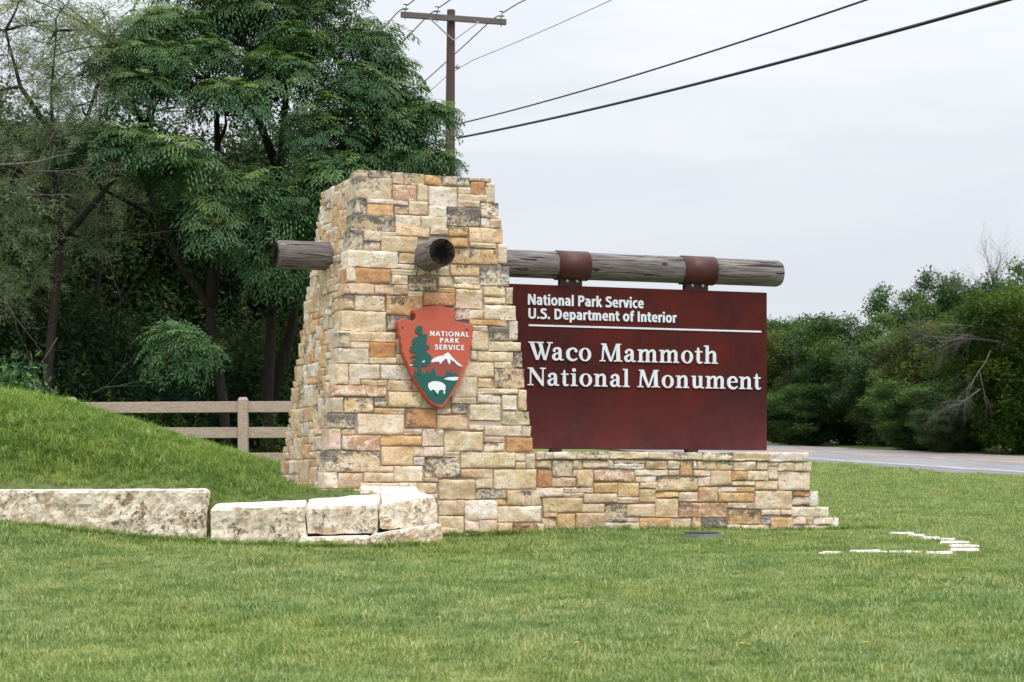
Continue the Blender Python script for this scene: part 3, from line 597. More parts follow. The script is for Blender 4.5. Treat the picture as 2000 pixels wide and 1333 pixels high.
HW = .098
def bar(*p, w=None): return stroke([(x, y, w or HW) for x, y in p], 1)
def curve(*p, w=None): return stroke([(x, y, w or HW) for x, y in p], 6)
def ring(cx, cy, rx, ry, w=None): w = (w or HW)*2; return halves(cx, cy, rx, ry, rx-w, ry-w*.92)
_n = [R(.06, 0, .255, .74), curve((.16,.50), (.24,.62), (.38,.655), (.48,.56), (.49,.40), (.49,0))]
SANS = {   # bold sans-serif letters, unit = capital height: (advance, pieces)
 'N': (.86, [R(.07,0,.265,1), R(.60,0,.795,1), [(.07,1),(.29,1),(.795,0),(.575,0)]]), 'P': (.70, [R(.07,0,.265,1), curve((.16,.91),(.42,.905),(.56,.82),(.57,.66),(.50,.54),(.36,.485),(.16,.48))]),
 'S': (.66, [curve((.58,.86),(.42,.915),(.22,.895),(.14,.77),(.22,.62),(.42,.51),(.54,.38),(.52,.18),(.38,.09),(.20,.085),(.05,.14))]), 'U': (.84, [curve((.165,1),(.165,.35),(.22,.15),(.42,.08),(.62,.15),(.675,.35),(.675,1))]),
 'D': (.84, [R(.07,0,.265,1), curve((.16,.91),(.40,.905),(.60,.80),(.68,.50),(.60,.20),(.40,.095),(.16,.09))]), 'I': (.33, [R(.07,0,.265,1)]),
 'A': (.80, [bar((.10,0),(.37,.98)), bar((.70,0),(.43,.98)), R(.20,.24,.60,.40), [(.28,.9),(.52,.9),(.48,1),(.32,1)]]), 'T': (.68, [R(.02,.83,.66,1), R(.245,0,.44,.95)]), 'O': (.96, ring(.48,.5,.44,.52)),
 'L': (.58, [R(.07,0,.265,1), R(.07,0,.55,.17)]), 'R': (.76, [R(.07,0,.265,1), curve((.16,.91),(.42,.905),(.55,.82),(.55,.66),(.48,.55),(.36,.51),(.16,.50)), bar((.36,.52),(.64,0))]), 'K': (.78, [R(.07,0,.265,1), bar((.22,.48),(.62,1)), bar((.24,.56),(.67,0))]),
 'E': (.64, [R(.07,0,.265,1), R(.07,0,.59,.17), R(.07,.83,.58,1), R(.07,.42,.55,.58)]), 'V': (.78, [bar((.09,1),(.36,.02)), bar((.69,1),(.42,.02))]), 'C': (.78, [curve((.72,.84),(.56,.915),(.36,.89),(.18,.76),(.13,.50),(.18,.24),(.36,.11),(.56,.085),(.72,.16))]),
 'a': (.62, [curve((.10,.62),(.24,.665),(.38,.645),(.46,.52),(.46,.30),(.46,0)), curve((.44,.42),(.26,.405),(.13,.32),(.13,.17),(.24,.08),(.38,.12),(.46,.24), w=.085)]), 't': (.44, [curve((.20,.93),(.20,.55),(.205,.22),(.27,.10),(.42,.08)), R(.02,.58,.42,.74)]), 'i': (.31, [R(.06,0,.255,.74), R(.055,.85,.26,1.03)]),
 'o': (.68, ring(.34,.37,.31,.39)), 'n': (.64, _n), 'l': (.31, [R(.06,0,.255,1.04)]), 'r': (.44, [R(.06,0,.255,.74), curve((.16,.46),(.22,.60),(.32,.65),(.43,.645))]), 'k': (.62, [R(.06,0,.255,1.04), bar((.21,.36),(.50,.74)), bar((.22,.42),(.54,0))]),
 'e': (.62, [curve((.54,.12),(.38,.08),(.22,.13),(.135,.30),(.14,.47),(.25,.635),(.38,.655),(.48,.56),(.50,.40), w=.09), R(.15,.305,.58,.43)]), 'v': (.60, [bar((.09,.74),(.285,.02)), bar((.51,.74),(.315,.02))]), 'c': (.52, [curve((.48,.62),(.36,.66),(.22,.60),(.14,.45),(.14,.28),(.22,.13),(.36,.075),(.48,.115))]),
 '.': (.33, [R(.06,0,.26,.21)]), 'p': (.68, [R(.06,-.26,.255,.74)] + ring(.36,.37,.28,.39)), 'm': (.98, [R(.06,0,.255,.74), curve((.16,.50),(.24,.62),(.35,.65),(.45,.56),(.46,.40),(.46,0)), curve((.46,.48),(.56,.62),(.68,.65),(.78,.56),(.80,.40),(.80,0))]), 'f': (.42, [curve((.42,.965),(.30,.96),(.21,.86),(.20,.70),(.20,0)), R(.02,.58,.40,.74)]), ' ': (.30, [])}
def sans(body, x0, x1, ztop, zbase, v0, v1, track=0.0):
    """one line of bold sans letters fitted between x0 and x1, capitals from zbase to ztop"""
    tot = sum(SANS[c][0]+track for c in body)-.10-track; kx = (x1-x0)/tot; kz = ztop-zbase; m = MB(); cur = -.06
    for c in body:
        w, polys = SANS[c]
        for k, pg in enumerate(polys): m.prism([(x0+(cur+p[0])*kx, zbase+p[1]*kz) for p in pg], v0-.0007*k, v1-.0007*k, Matrix())
        cur += w+track
    return m
for body, xa, xb, ya, yb in (("National Park Service", 1031, 1257, 574.5, 595.5), ("U.S. Department of Interior", 1032, 1321, 602, 622.5)):
    a = on(xa, yb); b = on(xb, yb); c = on(xa, ya); local(sans(body, a[0], b[0], c[1], a[1], LP, PV-.001).build('small_lettering', [M['letter']], panel))

# hangers round the log, bolts, feet
LR = .136; LZ = 2.215
ls0, _ = onplane(538, 495, -.0); ls1, _ = onplane(1522, 534, 0)
for xa, xb, ya in ((1094, 1137, 553), (1338, 1383, 563)):
    sa, _ = onplane(xa-8, 525, 0); sb, _ = onplane(xb+8, 525, 0); sa += .0; h = MB()
    n = 40
    v = []
    for s_ in (sa-.005, sb-.005+.01):
        for r in (LR+.002, LR+.013):
            v += [(s_, r*math.cos(2*math.pi*k/n), LZ+r*math.sin(2*math.pi*k/n)) for k in range(n)]
    f = []
    for k in range(n):
        k2 = (k+1) % n
        f += [(k, k2, n+k2, n+k), (2*n+k, 3*n+k, 3*n+k2, 2*n+k2), (n+k, n+k2, 3*n+k2, 3*n+k), (k, 2*n+k, 2*n+k2, k2)]
    h.add(v, f); ho = local(h.build('log_strap', [M['strap']], panel, True))
    pa, _ = onplane(xa, 556, -.03); pb, _ = onplane(xb, 556, -.03); h = MB()
    h.box((pa, -.032, pz1-.03), (pb, -.02, LZ-LR+.01)); h.box((pa, .02, pz1-.03), (pb, .032, LZ-LR+.01))
    br = local(h.build('hanger_plate', [M['bracket']], panel))
    for k in (.3, .75):
        h = MB(); c = pa+(pb-pa)*k; zz = (pz1+LZ-LR)/2+.012
        h.tube([(c, -.034, zz), (c, -.044, zz)], .016, 6); h.tube([(c, -.044, zz), (c, -.05, zz)], .009, 8)
        bo = h.build('bolt', [M['bolt']], br); bo.matrix_parent_inverse = Matrix()
for xa, xb in ((1077, 1096), (1342, 1362)):
    pa, _ = onplane(xa, 880, -.03); pb, _ = onplane(xb, 880, -.03); h = MB(); h.box((pa, -.05, WT-.03), (pb, .05, pz0+.001)); local(h.build('foot_bracket', [M['bracket']], panel))
    
def log_mesh(L, r, seg=72, rings=90, sd=0.0):
    """log along local x from 0..L, gently uneven, checked ends"""
    V = []; Q = []; T = []; mi = []
    for i in range(rings+1):
        x = L*i/rings; e = min(x, L-x); rr = r*(1-.10*max(0, 1-e/.03)**2)*(1+.012*noise.noise(Vector((x*1.1, sd, 0))))
        for k in range(seg):
            a = 2*math.pi*k/seg; g = noise.noise(Vector((x*.5, math.cos(a)*3+sd, math.sin(a)*3)))*.018 + noise.noise(Vector((x*1.2, math.cos(a)*16+sd, math.sin(a)*16)))*.012
            q = rr*(1+g); V.append((x, q*math.cos(a), q*math.sin(a)))
    for i in range(rings):
        for k in range(seg): Q.append((i*seg+k, i*seg+(k+1) % seg, (i+1)*seg+(k+1) % seg, (i+1)*seg+k)); mi.append(0)
    for base, x, flip in ((0, 0.0, 1), (rings*seg, L, 0)):
        prev = [base+k for k in range(seg)]
        for j, fr in enumerate((.93, .75, .5, .25)):
            cur = []
            for k in range(seg):
                a = 2*math.pi*k/seg; cr = max(0, noise.noise(Vector((math.cos(a)*4+sd, math.sin(a)*4, 5)))-.22)*.09*fr + .012*noise.noise(Vector((math.cos(a)*fr*6, math.sin(a)*fr*6, sd)))
                cur.append(len(V)); V.append((x+(cr if flip else -cr), r*.9*fr*math.cos(a), r*.9*fr*math.sin(a)))
            for k in range(seg):
                q = (prev[k], cur[k], cur[(k+1) % seg], prev[(k+1) % seg]); Q.append(q if flip else q[::-1]); mi.append(1)
            prev = cur
        V.append((x, 0, 0))
        for k in range(seg):
            q = (prev[k], len(V)-1, prev[(k+1) % seg]); T.append(q if flip else q[::-1]); mi.append(1)
    return mesh_np('log', V, Q, T, smooth=True, mat_idx=mi)
o = link('log_beam', log_mesh(ls1-ls0, LR, 72, 160, 3.0), None, [M['log'], M['logend']])
o.location = SIGN @ Vector((ls0, 0, LZ)); o.rotation_euler = (0, 0, TH)
tag(o, 'long weathered grey log running through the pillar and over the sign board', 'log beam')
# short cross log through the pillar's front
cs, cz = onplane(862, 492.5, -tb(2.1)-.42); o = link('log_stub', log_mesh(1.0, .137, 72, 50, 9.0), None, [M['log'], M['logend']])
o.location = SIGN @ Vector((cs, -tb(2.1)-.44, cz)); o.rotation_euler = (0, 0, TH+math.pi/2)
tag(o, 'short dark log end sticking out of the front of the pillar above the plaque', 'log end')

# ------------------------------------------------------------------ arrowhead plaque
z5 = lambda p: (760+p[0]/5.794, 580+p[1]/5.794)
AV = -tb(1.0)-.03
plaque = empty('arrowhead_plaque', tuple(SIGN @ Vector((onplane(850, 700, AV)[0], AV, onplane(850, 797, AV)[1]))), 'orange arrowhead shaped plaque with green tree, snowy mountain and white bison on the pillar', 'plaque', None, TH)
lean = math.atan(.0809)
def pl(pts, dv=0.0): return [onplane(*z5(p), AV-dv) for p in pts]
pc = pl([(545, 690)])[0]
TILT = Matrix.Translation((0, AV, pc[1])) @ Matrix.Rotation(-lean, 4, 'X') @ Matrix.Translation((0, -AV, -pc[1]))
def layer(name, pts, front, back, mat, parent):
    m = MB(); m.prism(pl(pts, front), AV-front, AV-back, TILT); o_ = m.build(name, [M[mat]], parent)
    return local(o_) if parent is plaque else o_
OUT = [(280,150),(330,140),(385,125),(450,112),(530,104),(600,100),(630,108),(655,122),(700,132),(745,142),(778,195),(772,215),(748,222),(742,240),(760,275),(800,285),(825,300),(870,312),(915,308),(958,330),(962,390),(945,440),(955,470),(935,505),(938,545),(920,580),(925,615),(905,650),(915,690),(890,735),(895,770),(862,805),(860,845),(830,880),(825,920),(795,955),(790,1000),(755,1035),(745,1070),(715,1100),(700,1130),(675,1150),(655,1185),(640,1215),(610,1240),(590,1255),(570,1262),(530,1250),(490,1230),(460,1210),(430,1178),(412,1145),(385,1110),(368,1070),(338,1035),(316,995),(292,965),(278,925),(250,885),(240,835),(216,798),(205,750),(180,700),(172,660),(148,620),(150,570),(138,520),(140,480),(120,430),(122,390),(110,340),(102,280),(130,262),(165,242),(200,237),(215,257),(270,280),(300,267),(318,227),(310,202),(290,180)]
body = layer('arrowhead', OUT, .06, -.03, 'orange', plaque); bevel(body, .007, 2)
TREE = [(318,892),(318,790),(280,790),(240,755),(262,745),(275,722),(312,715),(300,690),(240,702),(262,670),(302,660),(305,636),(252,642),(236,602),(262,592),(240,570),(290,556),(265,545),(268,490),(300,460),(345,462),(336,420),(305,408),(300,382),(320,345),(350,330),(385,338),(388,385),(375,402),(395,437),(430,415),(437,470),(435,500),(420,522),(400,530),(425,545),(462,560),(455,590),(430,606),(402,602),(430,640),(460,660),(487,690),(470,720),(472,750),(440,775),(410,798),(372,790),(362,775),(362,892)]
MNT = [(270,885),(240,800),(235,783),(320,785),(400,770),(480,748),(530,712),(590,690),(668,650),(720,690),(832,800),(805,850),(785,890),(620,914),(535,903),(370,897)]
SNOW = [(478,752),(480,728),(508,700),(565,680),(610,672),(640,652),(668,636),(690,655),(712,686),(760,735),(835,802),(795,792),(762,772),(738,742),(712,728),(692,712),(694,742),(682,774),(664,750),(654,712),(640,706),(610,735),(575,770),(566,742),(530,742)]
FOR = [(268,888),(280,860),(292,830),(304,862),(315,882),(365,892),(385,850),(400,882),(416,856),(432,826),(446,862),(460,888),(476,842),(495,800),(512,846),(535,902),(620,914),(640,870),(655,838),(664,856),(672,872),(690,848),(700,870),(715,888),(727,872),(740,858),(752,880),(760,898),(768,884),(785,890),(772,950),(742,1005),(690,1092),(640,1165),(600,1212),(560,1228),(500,1212),(440,1165),(398,1095),(350,1028),(300,950)]
LAKE = [(612,938),(660,920),(740,914),(778,918),(768,950),(720,958),(660,950)]
BIS = [(435,1003),(440,985),(462,977),(480,968),(505,964),(560,968),(600,984),(628,1010),(633,1045),(622,1068),(624,1104),(604,1106),(608,1077),(598,1062),(562,1066),(546,1088),(547,1108),(526,1105),(522,1085),(502,1062),(480,1060),(462,1076),(446,1052),(434,1030)]
layer('mountain', MNT, .0625, .058, 'brown', plaque)
layer('forest', FOR, .0645, .058, 'green', plaque)
layer('snow_cap', SNOW, .0665, .058, 'white', plaque)
layer('tree', TREE, .0690, .058, 'green', plaque)
layer('lake', LAKE, .0665, .058, 'white', plaque)
bi = layer('bison', BIS, .0670, .058, 'white', plaque)
layer('cloud', [(232,775),(256,769),(282,768),(275,784),(236,786)], .0668, .058, 'white', plaque)
layer('cloud', [(370,744),(385,733),(404,729),(406,742),(382,750)], .0712, .060, 'white', plaque)
for body_, xa, xb, ya, yb in (('NATIONAL', 468, 908, 392, 448), ('PARK', 578, 797, 470, 524), ('SERVICE', 520, 852, 546, 604)):
    a = pl([(xa, yb)], .06)[0]; b = pl([(xb, yb)], .06)[0]; c = pl([(xa, ya)], .06)[0]
    m = sans(body_, a[0], b[0], c[1], a[1], AV-.0645, AV-.058, .10); m.V = [tuple(TILT @ Vector(v)) for v in m.V]; local(m.build('lettering', [M['white']], plaque))
for p, mt_, fr in (((160,345), 'screw', .062), ((890,370), 'screw', .062), ((520,1105), 'screwg', .068)):
    s_, z_ = pl([p], fr)[0]; m = MB(); m.tube([TILT @ Vector((s_, AV-fr+.004, z_)), TILT @ Vector((s_, AV-fr-.006, z_))], [.015, .010], 10); local(m.build('screw', [M[mt_]], plaque))

# ------------------------------------------------------------------ retaining stones, edging stones, drain
def block(name, quad, z0, zf, zb, label, group, cat='stone block', amp=.03, cell=.032, seed=0.0, mat='boulder'):
    """rough quarried block: plan corners front-left, front-right, back-right, back-left; tops zf (front) and zb (back), rel"""
    bm = bmesh.new(); q = [Vector(p) for p in quad]
    n1 = max(3, int((q[1]-q[0]).length/cell)); n2 = max(3, int((q[3]-q[0]).length/cell)); n3 = max(3, int((max(zf)-z0)/cell))
    pt = {}
    def vert(i, j, k):
        if (i, j, k) not in pt:
            a, b, c = i/n1, j/n2, k/n3
            p = (q[0]*(1-a)+q[1]*a)*(1-b) + (q[3]*(1-a)+q[2]*a)*b
            zt = (zf[0]*(1-a)+zf[1]*a)*(1-b) + (zb[0]*(1-a)+zb[1]*a)*b
            pt[(i, j, k)] = bm.verts.new((p.x, p.y, EYE+z0+(zt-z0)*c))
        return pt[(i, j, k)]
    for i in range(n1):
        for j in range(n2):
            bm.faces.new([vert(i,j,0), vert(i,j+1,0), vert(i+1,j+1,0), vert(i+1,j,0)]); bm.faces.new([vert(i,j,n3), vert(i+1,j,n3), vert(i+1,j+1,n3), vert(i,j+1,n3)])
    for i in range(n1):
        for k in range(n3):
            bm.faces.new([vert(i,0,k), vert(i+1,0,k), vert(i+1,0,k+1), vert(i,0,k+1)]); bm.faces.new([vert(i,n2,k), vert(i,n2,k+1), vert(i+1,n2,k+1), vert(i+1,n2,k)])
    for j in range(n2):
        for k in range(n3):
            bm.faces.new([vert(0,j,k), vert(0,j,k+1), vert(0,j+1,k+1), vert(0,j+1,k)]); bm.faces.new([vert(n1,j,k), vert(n1,j+1,k), vert(n1,j+1,k+1), vert(n1,j,k+1)])
    bm.normal_update(); off = Vector((seed*3.7, seed*1.3, seed))
    for v in bm.verts:
        nn = v.normal.copy(); up = max(0, nn.z); p = v.co+off
        h = noise.noise(p*3.0)*1.1 + noise.noise(p*7)*.8 + noise.noise(p*17)*.55 + noise.noise(p*34)*.3
        v.co += nn*(amp*h*(1-.75*up)) - nn*(.012 if up < .9 and nn.z > .3 else 0)
    me = bpy.data.meshes.new(name); c0 = (q[0]+q[1]+q[2]+q[3])/4; base = Vector((c0.x, c0.y, EYE+z0))
    bm.to_mesh(me); bm.free(); me.transform(Matrix.Translation(-base)); o_ = link(name, me, None, M[mat]); o_.location = base
    return tag(o_, label, cat, group)
def pd(px, d): return ((px-1000)/F*d, d, 0)
GR = 'white limestone retaining stones below the mound'
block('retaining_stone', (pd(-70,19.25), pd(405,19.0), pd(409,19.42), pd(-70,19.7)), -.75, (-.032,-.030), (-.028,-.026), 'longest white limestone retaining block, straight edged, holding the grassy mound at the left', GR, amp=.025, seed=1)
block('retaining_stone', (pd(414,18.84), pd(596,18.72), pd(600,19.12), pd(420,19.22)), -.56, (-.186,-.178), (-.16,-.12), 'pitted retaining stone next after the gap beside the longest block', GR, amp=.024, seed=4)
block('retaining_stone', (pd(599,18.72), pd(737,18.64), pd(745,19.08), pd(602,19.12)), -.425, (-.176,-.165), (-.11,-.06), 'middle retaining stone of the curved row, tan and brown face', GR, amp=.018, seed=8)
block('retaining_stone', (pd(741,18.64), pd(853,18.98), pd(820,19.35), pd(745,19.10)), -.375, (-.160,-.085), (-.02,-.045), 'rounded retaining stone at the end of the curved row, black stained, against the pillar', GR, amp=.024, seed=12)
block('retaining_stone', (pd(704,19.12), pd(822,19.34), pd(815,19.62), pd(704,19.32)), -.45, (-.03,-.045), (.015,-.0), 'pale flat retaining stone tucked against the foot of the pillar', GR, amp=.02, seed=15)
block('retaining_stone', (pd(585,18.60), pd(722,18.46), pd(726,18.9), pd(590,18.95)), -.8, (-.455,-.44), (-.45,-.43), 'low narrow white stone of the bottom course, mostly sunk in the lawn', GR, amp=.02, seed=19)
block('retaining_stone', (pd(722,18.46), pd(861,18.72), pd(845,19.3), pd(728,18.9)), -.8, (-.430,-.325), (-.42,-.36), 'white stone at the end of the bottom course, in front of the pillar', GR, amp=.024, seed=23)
ring_ = [('small white edging stone lying apart at the near left of the ring', 1598, 1641, 1086, .16), ('longest white edging stone in the near arc of the ring', 1662, 1732, 1083, .20), ('white edging stone in the near arc right of the longest one', 1732, 1800, 1084.5, .17),
    ('thin pale edging stone in the near arc before the bend', 1801, 1858, 1086, .15), ('broad white edging stone at the near bend of the ring', 1850, 1914, 1080, .26), ('thin white edging stone at the outermost bend of the ring', 1853, 1912, 1071.5, .18),
    ('bright white edging stone behind the bend of the ring', 1834, 1893, 1064.5, .26), ('tan edging stone with rounded top in the far arc', 1796, 1834, 1056, .20), ('pale edging stone partly grown over in the far arc', 1832, 1870, 1059, .16),
    ('thin tan edging stone at the far end of the ring', 1735, 1782, 1047.5, .2), ('short white edging stone near the far end of the ring', 1772, 1808, 1051, .18)]
RINGXY = []
for i, (lb, xa, xb, yy, dp) in enumerate(ring_):
    p = hit((xa+xb)/2, yy); d = p.y; w = (xb-xa)/F*d; a = random.uniform(-.12, .12); x = p.x; pts = []
    for k in range(14):
        th = 2*math.pi*k/14; e = .8+.35*random.random(); cx_, cy_ = math.copysign(abs(math.cos(th))**.6, math.cos(th))*w/2*1.02*e, math.copysign(abs(math.sin(th))**.6, math.sin(th))*dp/2*e
        pts.append((cx_, cy_))
    RINGXY.append((x, d, w/2, dp/2))
    zt = float(ground(x, d)); bm = bmesh.new(); lo = [bm.verts.new((u_, v_, -.10)) for u_, v_ in pts]; mid = [bm.verts.new((u_, v_, .028)) for u_, v_ in pts]; hi = [bm.verts.new((u_*.9, v_*.85, .042+random.uniform(-.014, .008))) for u_, v_ in pts]
    for A_1, B_1 in ((lo, mid), (mid, hi)):
        for k in range(14): bm.faces.new([A_1[k], A_1[(k+1) % 14], B_1[(k+1) % 14], B_1[k]])
    c = bm.verts.new((0, 0, .046))
    for k in range(14): bm.faces.new([hi[k], hi[(k+1) % 14], c])
    bm.normal_update(); me = bpy.data.meshes.new('edging_stone'); bm.to_mesh(me); bm.free()
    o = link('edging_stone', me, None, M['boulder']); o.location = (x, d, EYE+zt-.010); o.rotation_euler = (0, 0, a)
    tag(o, lb, 'edging stone', 'white edging stones set in a ring in the lawn')
dp_ = hit(1371, 1050); drain = empty('ground_lid', (dp_.x, dp_.y, dp_.z), 'round dark in-ground lid with a grey rim in the lawn before the low wall', 'ground lid')
m = MB(); m.tube([(0, 0, -.1), (0, 0, .035)], .20, 32); m.build('rim', [M['rim']], drain); m = MB(); m.tube([(0, 0, .03), (0, 0, .045), (0, 0, .05)], [.165, .165, .14], 32); m.build('lid', [M['pit']], drain)

# ------------------------------------------------------------------ fence
fence = empty('rail_fence', (-4, 26, GZ(-4, 26)), 'brown post and rail fence between the mound and the dark woods', 'fence', None, 0)
fz = float(ground(-4, 26))
fence_x = [(-195, 26.6), (140, 26.3), (475, 26.0), (810, 25.7)]
for px, d in fence_x:
    x = (px-1000)/F*d; zt = (HOR-776.5)/F*d; m = MB(); w = .061
    m.box((x-w, d-w, fz-.4), (x+w, d+w, zt-.035)); h = .042
    v = [(x-w, d-w, zt-.035), (x+w, d-w, zt-.035), (x+w, d+w, zt-.035), (x-w, d+w, zt-.035), (x-h, d-h, zt), (x+h, d-h, zt), (x+h, d+h, zt), (x-h, d+h, zt)]
    m.add(v, [(4,5,6,7),(0,1,5,4),(1,2,6,5),(2,3,7,6),(3,0,4,7)])
    o = m.build('post', [M['board']], fence); o.matrix_parent_inverse = Matrix.Translation((0, 0, EYE)) if False else fence.matrix_basis.inverted() @ Matrix.Translation((0, 0, EYE)); bevel(o, .006)
for i in range(3):
    (pa, da), (pb, db) = fence_x[i], fence_x[i+1]
    for y0, y1 in ((784.5, 806), (835, 856), (885, 906)):
        xa, xb = (pa-1000)/F*da+.06, (pb-1000)/F*db-.06; zt, zb = (HOR-y0)/F*26, (HOR-y1)/F*26; m = MB()
        v = []
        for x, d in ((xa, da), (xb, db)): v += [(x, d-.022, zb), (x, d+.022, zb), (x, d+.022, zt), (x, d-.022, zt)]
        m.add(v, [(0,3,2,1),(4,5,6,7),(0,1,5,4),(1,2,6,5),(2,3,7,6),(3,0,4,7)])
        o = m.build('rail', [M['board']], fence); o.matrix_parent_inverse = fence.matrix_basis.inverted() @ Matrix.Translation((0, 0, EYE)); bevel(o, .005)

# ------------------------------------------------------------------ utility pole and wires
PD = 48.0; pc_ = P(878, 950, PD); pole = empty('utility_pole', (pc_.x, PD, GZ(pc_.x, PD)), 'tall brown wooden utility pole with a crossarm behind the tree', 'utility pole')
def world(o_): o_.matrix_parent_inverse = o_.parent.matrix_basis.inverted(); return o_
m = MB(); top = P(881, 20, PD); m.tube([(pc_.x-.02, PD, GZ(pc_.x, PD)-.3), P(878, 500, PD), P(879.5, 200, PD), top], [.16, .125, .105, .092], 20); world(m.build('pole_shaft', [M['pole']], pole, False))
cd = Vector((1, .33, 0)).normalized()
def armp(px, py):          # point on the crossarm line at image column px
    k = (px-1000)/F; o0 = P(881, 39, PD); s_ = (k*o0.y-o0.x)/(cd.x-k*cd.y); return o0+cd*s_
a, b = armp(780, 0), armp(984, 0); m = MB(); e2 = Vector((-cd.y, cd.x, 0)); sh = e2*-.15
v = []
for p in (a, b):
    for dy, dz in ((-.05, -.062), (.05, -.062), (.05, .062), (-.05, .062)): v.append(p+sh+e2*dy+Vector((0, 0, dz)))
m.add(v, [(0,3,2,1),(4,5,6,7),(0,1,5,4),(1,2,6,5),(2,3,7,6),(3,0,4,7)]); world(m.build('crossarm', [M['arm']], pole))
for px in (834, 930):
    m = MB(); p = armp(px, 0)+sh*1.45+Vector((0, 0, -.05)); q = P(882, 82, PD)+sh*1.0; m.tube([p, q], .016, 6); world(m.build('brace', [M['galv']], pole))
def lathe(prof, c, seg=20):
    V_ = [(c.x+r*math.cos(2*math.pi*k/seg), c.y+r*math.sin(2*math.pi*k/seg), c.z+z) for r, z in prof for k in range(seg)]
    f = [(i*seg+k, i*seg+(k+1) % seg, (i+1)*seg+(k+1) % seg, (i+1)*seg+k) for i in range(len(prof)-1) for k in range(seg)]
    return V_, f
INS = []
for px in (788, 850, 975):
    p = armp(px, 0)+sh+Vector((0, 0, .062)); m = MB(); m.add(*lathe([(.0, .06), (.075, .06), (.082, .085), (.06, .12), (.045, .135), (.045, .15), (0, .15)], p)); ins = world(m.build('insulator', [M['porcelain']], pole, True))
    m = MB(); m.tube([p-Vector((0, 0, .18)), p+Vector((0, 0, .07))], .012, 8); c = m.build('pin', [M['galv']], ins)
    m = MB(); m.add(*lathe([(0, .148), (.04, .148), (.045, .165), (.045, .18), (0, .185)], p)); m.build('tie_cap', [M['rubber']], ins, True); INS.append(p+Vector((0, 0, .19)))
m = MB(); q = P(890, 132, PD)+Vector((0, -.02, 0)); m.tube([q-Vector((.2, 0, 0)), q+Vector((.06, 0, 0))], .02, 8); m.add(*lathe([(.0, -.06), (.035, -.05), (.05, 0), (.035, .05), (0, .06)], q+Vector((.05, -.03, 0)), 12)); world(m.build('neutral_bracket', [M['galv']], pole))
m = MB(); q = P(892, 262, PD); m.box((q.x-.33, PD-.05, q.z-.06), (q.x+.02, PD+.05, q.z+.09)); m.tube([q+Vector((.0, 0, 0)), q+Vector((.1, -.04, -.05)), q+Vector((.16, -.2, -.04)), q+Vector((.1, -.3, .06))], .014, 6); world(m.build('cable_clamp', [M['galv']], pole))
def wire(name, p0, dx, k, L, t0, t1, r, mat, label, cat='power line', n=60):
    m = MB(); pts = []; d = Vector((dx, -1, 0))
    for i in range(n+1):
        t_ = t0+(t1-t0)*i/n; a_ = abs(t_); pts.append(p0+d*t_-Vector((0, 0, k*a_*(1-a_/L))))
    m.tube([p-p0 for p in pts], r, 6); o_ = m.build(name, [M[mat]], None, True); o_.location = p0; return tag(o_, label, cat, 'overhead wires at the utility pole')
for p, lb in zip(INS, ('black power line on the left end insulator of the crossarm', 'black power line on the insulator just left of the pole top', 'black power line on the right end insulator of the crossarm')):
    wire('power_line', p, .33, .081, 58, -52, 58, .013, 'wire', lb)
wire('power_line', P(893, 130, PD), .33, .082, 60, -52, 58, .007, 'wireg', 'thin grey neutral wire below the crossarm')
wire('phone_cable', P(893, 243, PD), .33, .100, 94, 0, 60, .016, 'wire', 'upper thick black cable rising to the right from the pole', 'phone cable')
wire('phone_cable', P(893, 270, PD), .33, .108, 130, 0, 60, .025, 'wire', 'lower thickest black cable bundle rising to the right from the pole', 'phone cable')
# ------------------------------------------------------------------ vegetation
def unit(a): return a/(np.linalg.norm(a, axis=-1, keepdims=True)+1e-9)
def frames(axis_, spin):
    """rotation matrices whose local z is axis_, spun about it"""
    z = unit(axis_); ref = np.where(np.abs(z[:, 2:3]) < .95, np.array([[0, 0, 1.]]), np.array([[1., 0, 0]]))
    x = unit(np.cross(ref, z)); y = np.cross(z, x); c, s_ = np.cos(spin)[:, None], np.sin(spin)[:, None]
    return np.stack([x*c+y*s_, y*c-x*s_, z], -1)
def leaves(base, dr, up, l, w, fold=.0):
    """diamond leaves: base (n,3), direction, up hint, length, width -> V (n*4,3)"""
    dr = unit(dr); sd = unit(np.cross(dr, up)); l = np.broadcast_to(np.asarray(l), (len(base),))[:, None]; w = np.broadcast_to(np.asarray(w), (len(base),))[:, None]
    nn = np.cross(sd, dr); mid = base+dr*l*.42 + nn*w*fold
    return np.stack([base, mid+sd*w*.5, base+dr*l, mid-sd*w*.5], 1).reshape(-1, 3)
def quads(n): return np.arange(n*4).reshape(-1, 4)
def replicate(tmpl, pos, rot, scl, r=None, g=None):
    """copies of a leaf template (V, leaf r, leaf g) -> V, attribute"""
    V, r0, g0 = tmpl; n = len(pos)
    out = np.einsum('nij,vj->nvi', rot, V)*np.asarray(scl).reshape(-1, 1, 1) + pos[:, None, :]
    rr = np.clip(r0[None, :] + (0 if r is None else r[:, None]), 0, 1); gg = np.clip(g0[None, :]*(1 if g is None else g[:, None]), 0, 1)
    A = np.stack([np.broadcast_to(rr, out.shape[:2]), np.broadcast_to(gg, out.shape[:2]), np.zeros(out.shape[:2]), np.ones(out.shape[:2])], -1)
    return out.reshape(-1, 3), A.reshape(-1, 4)
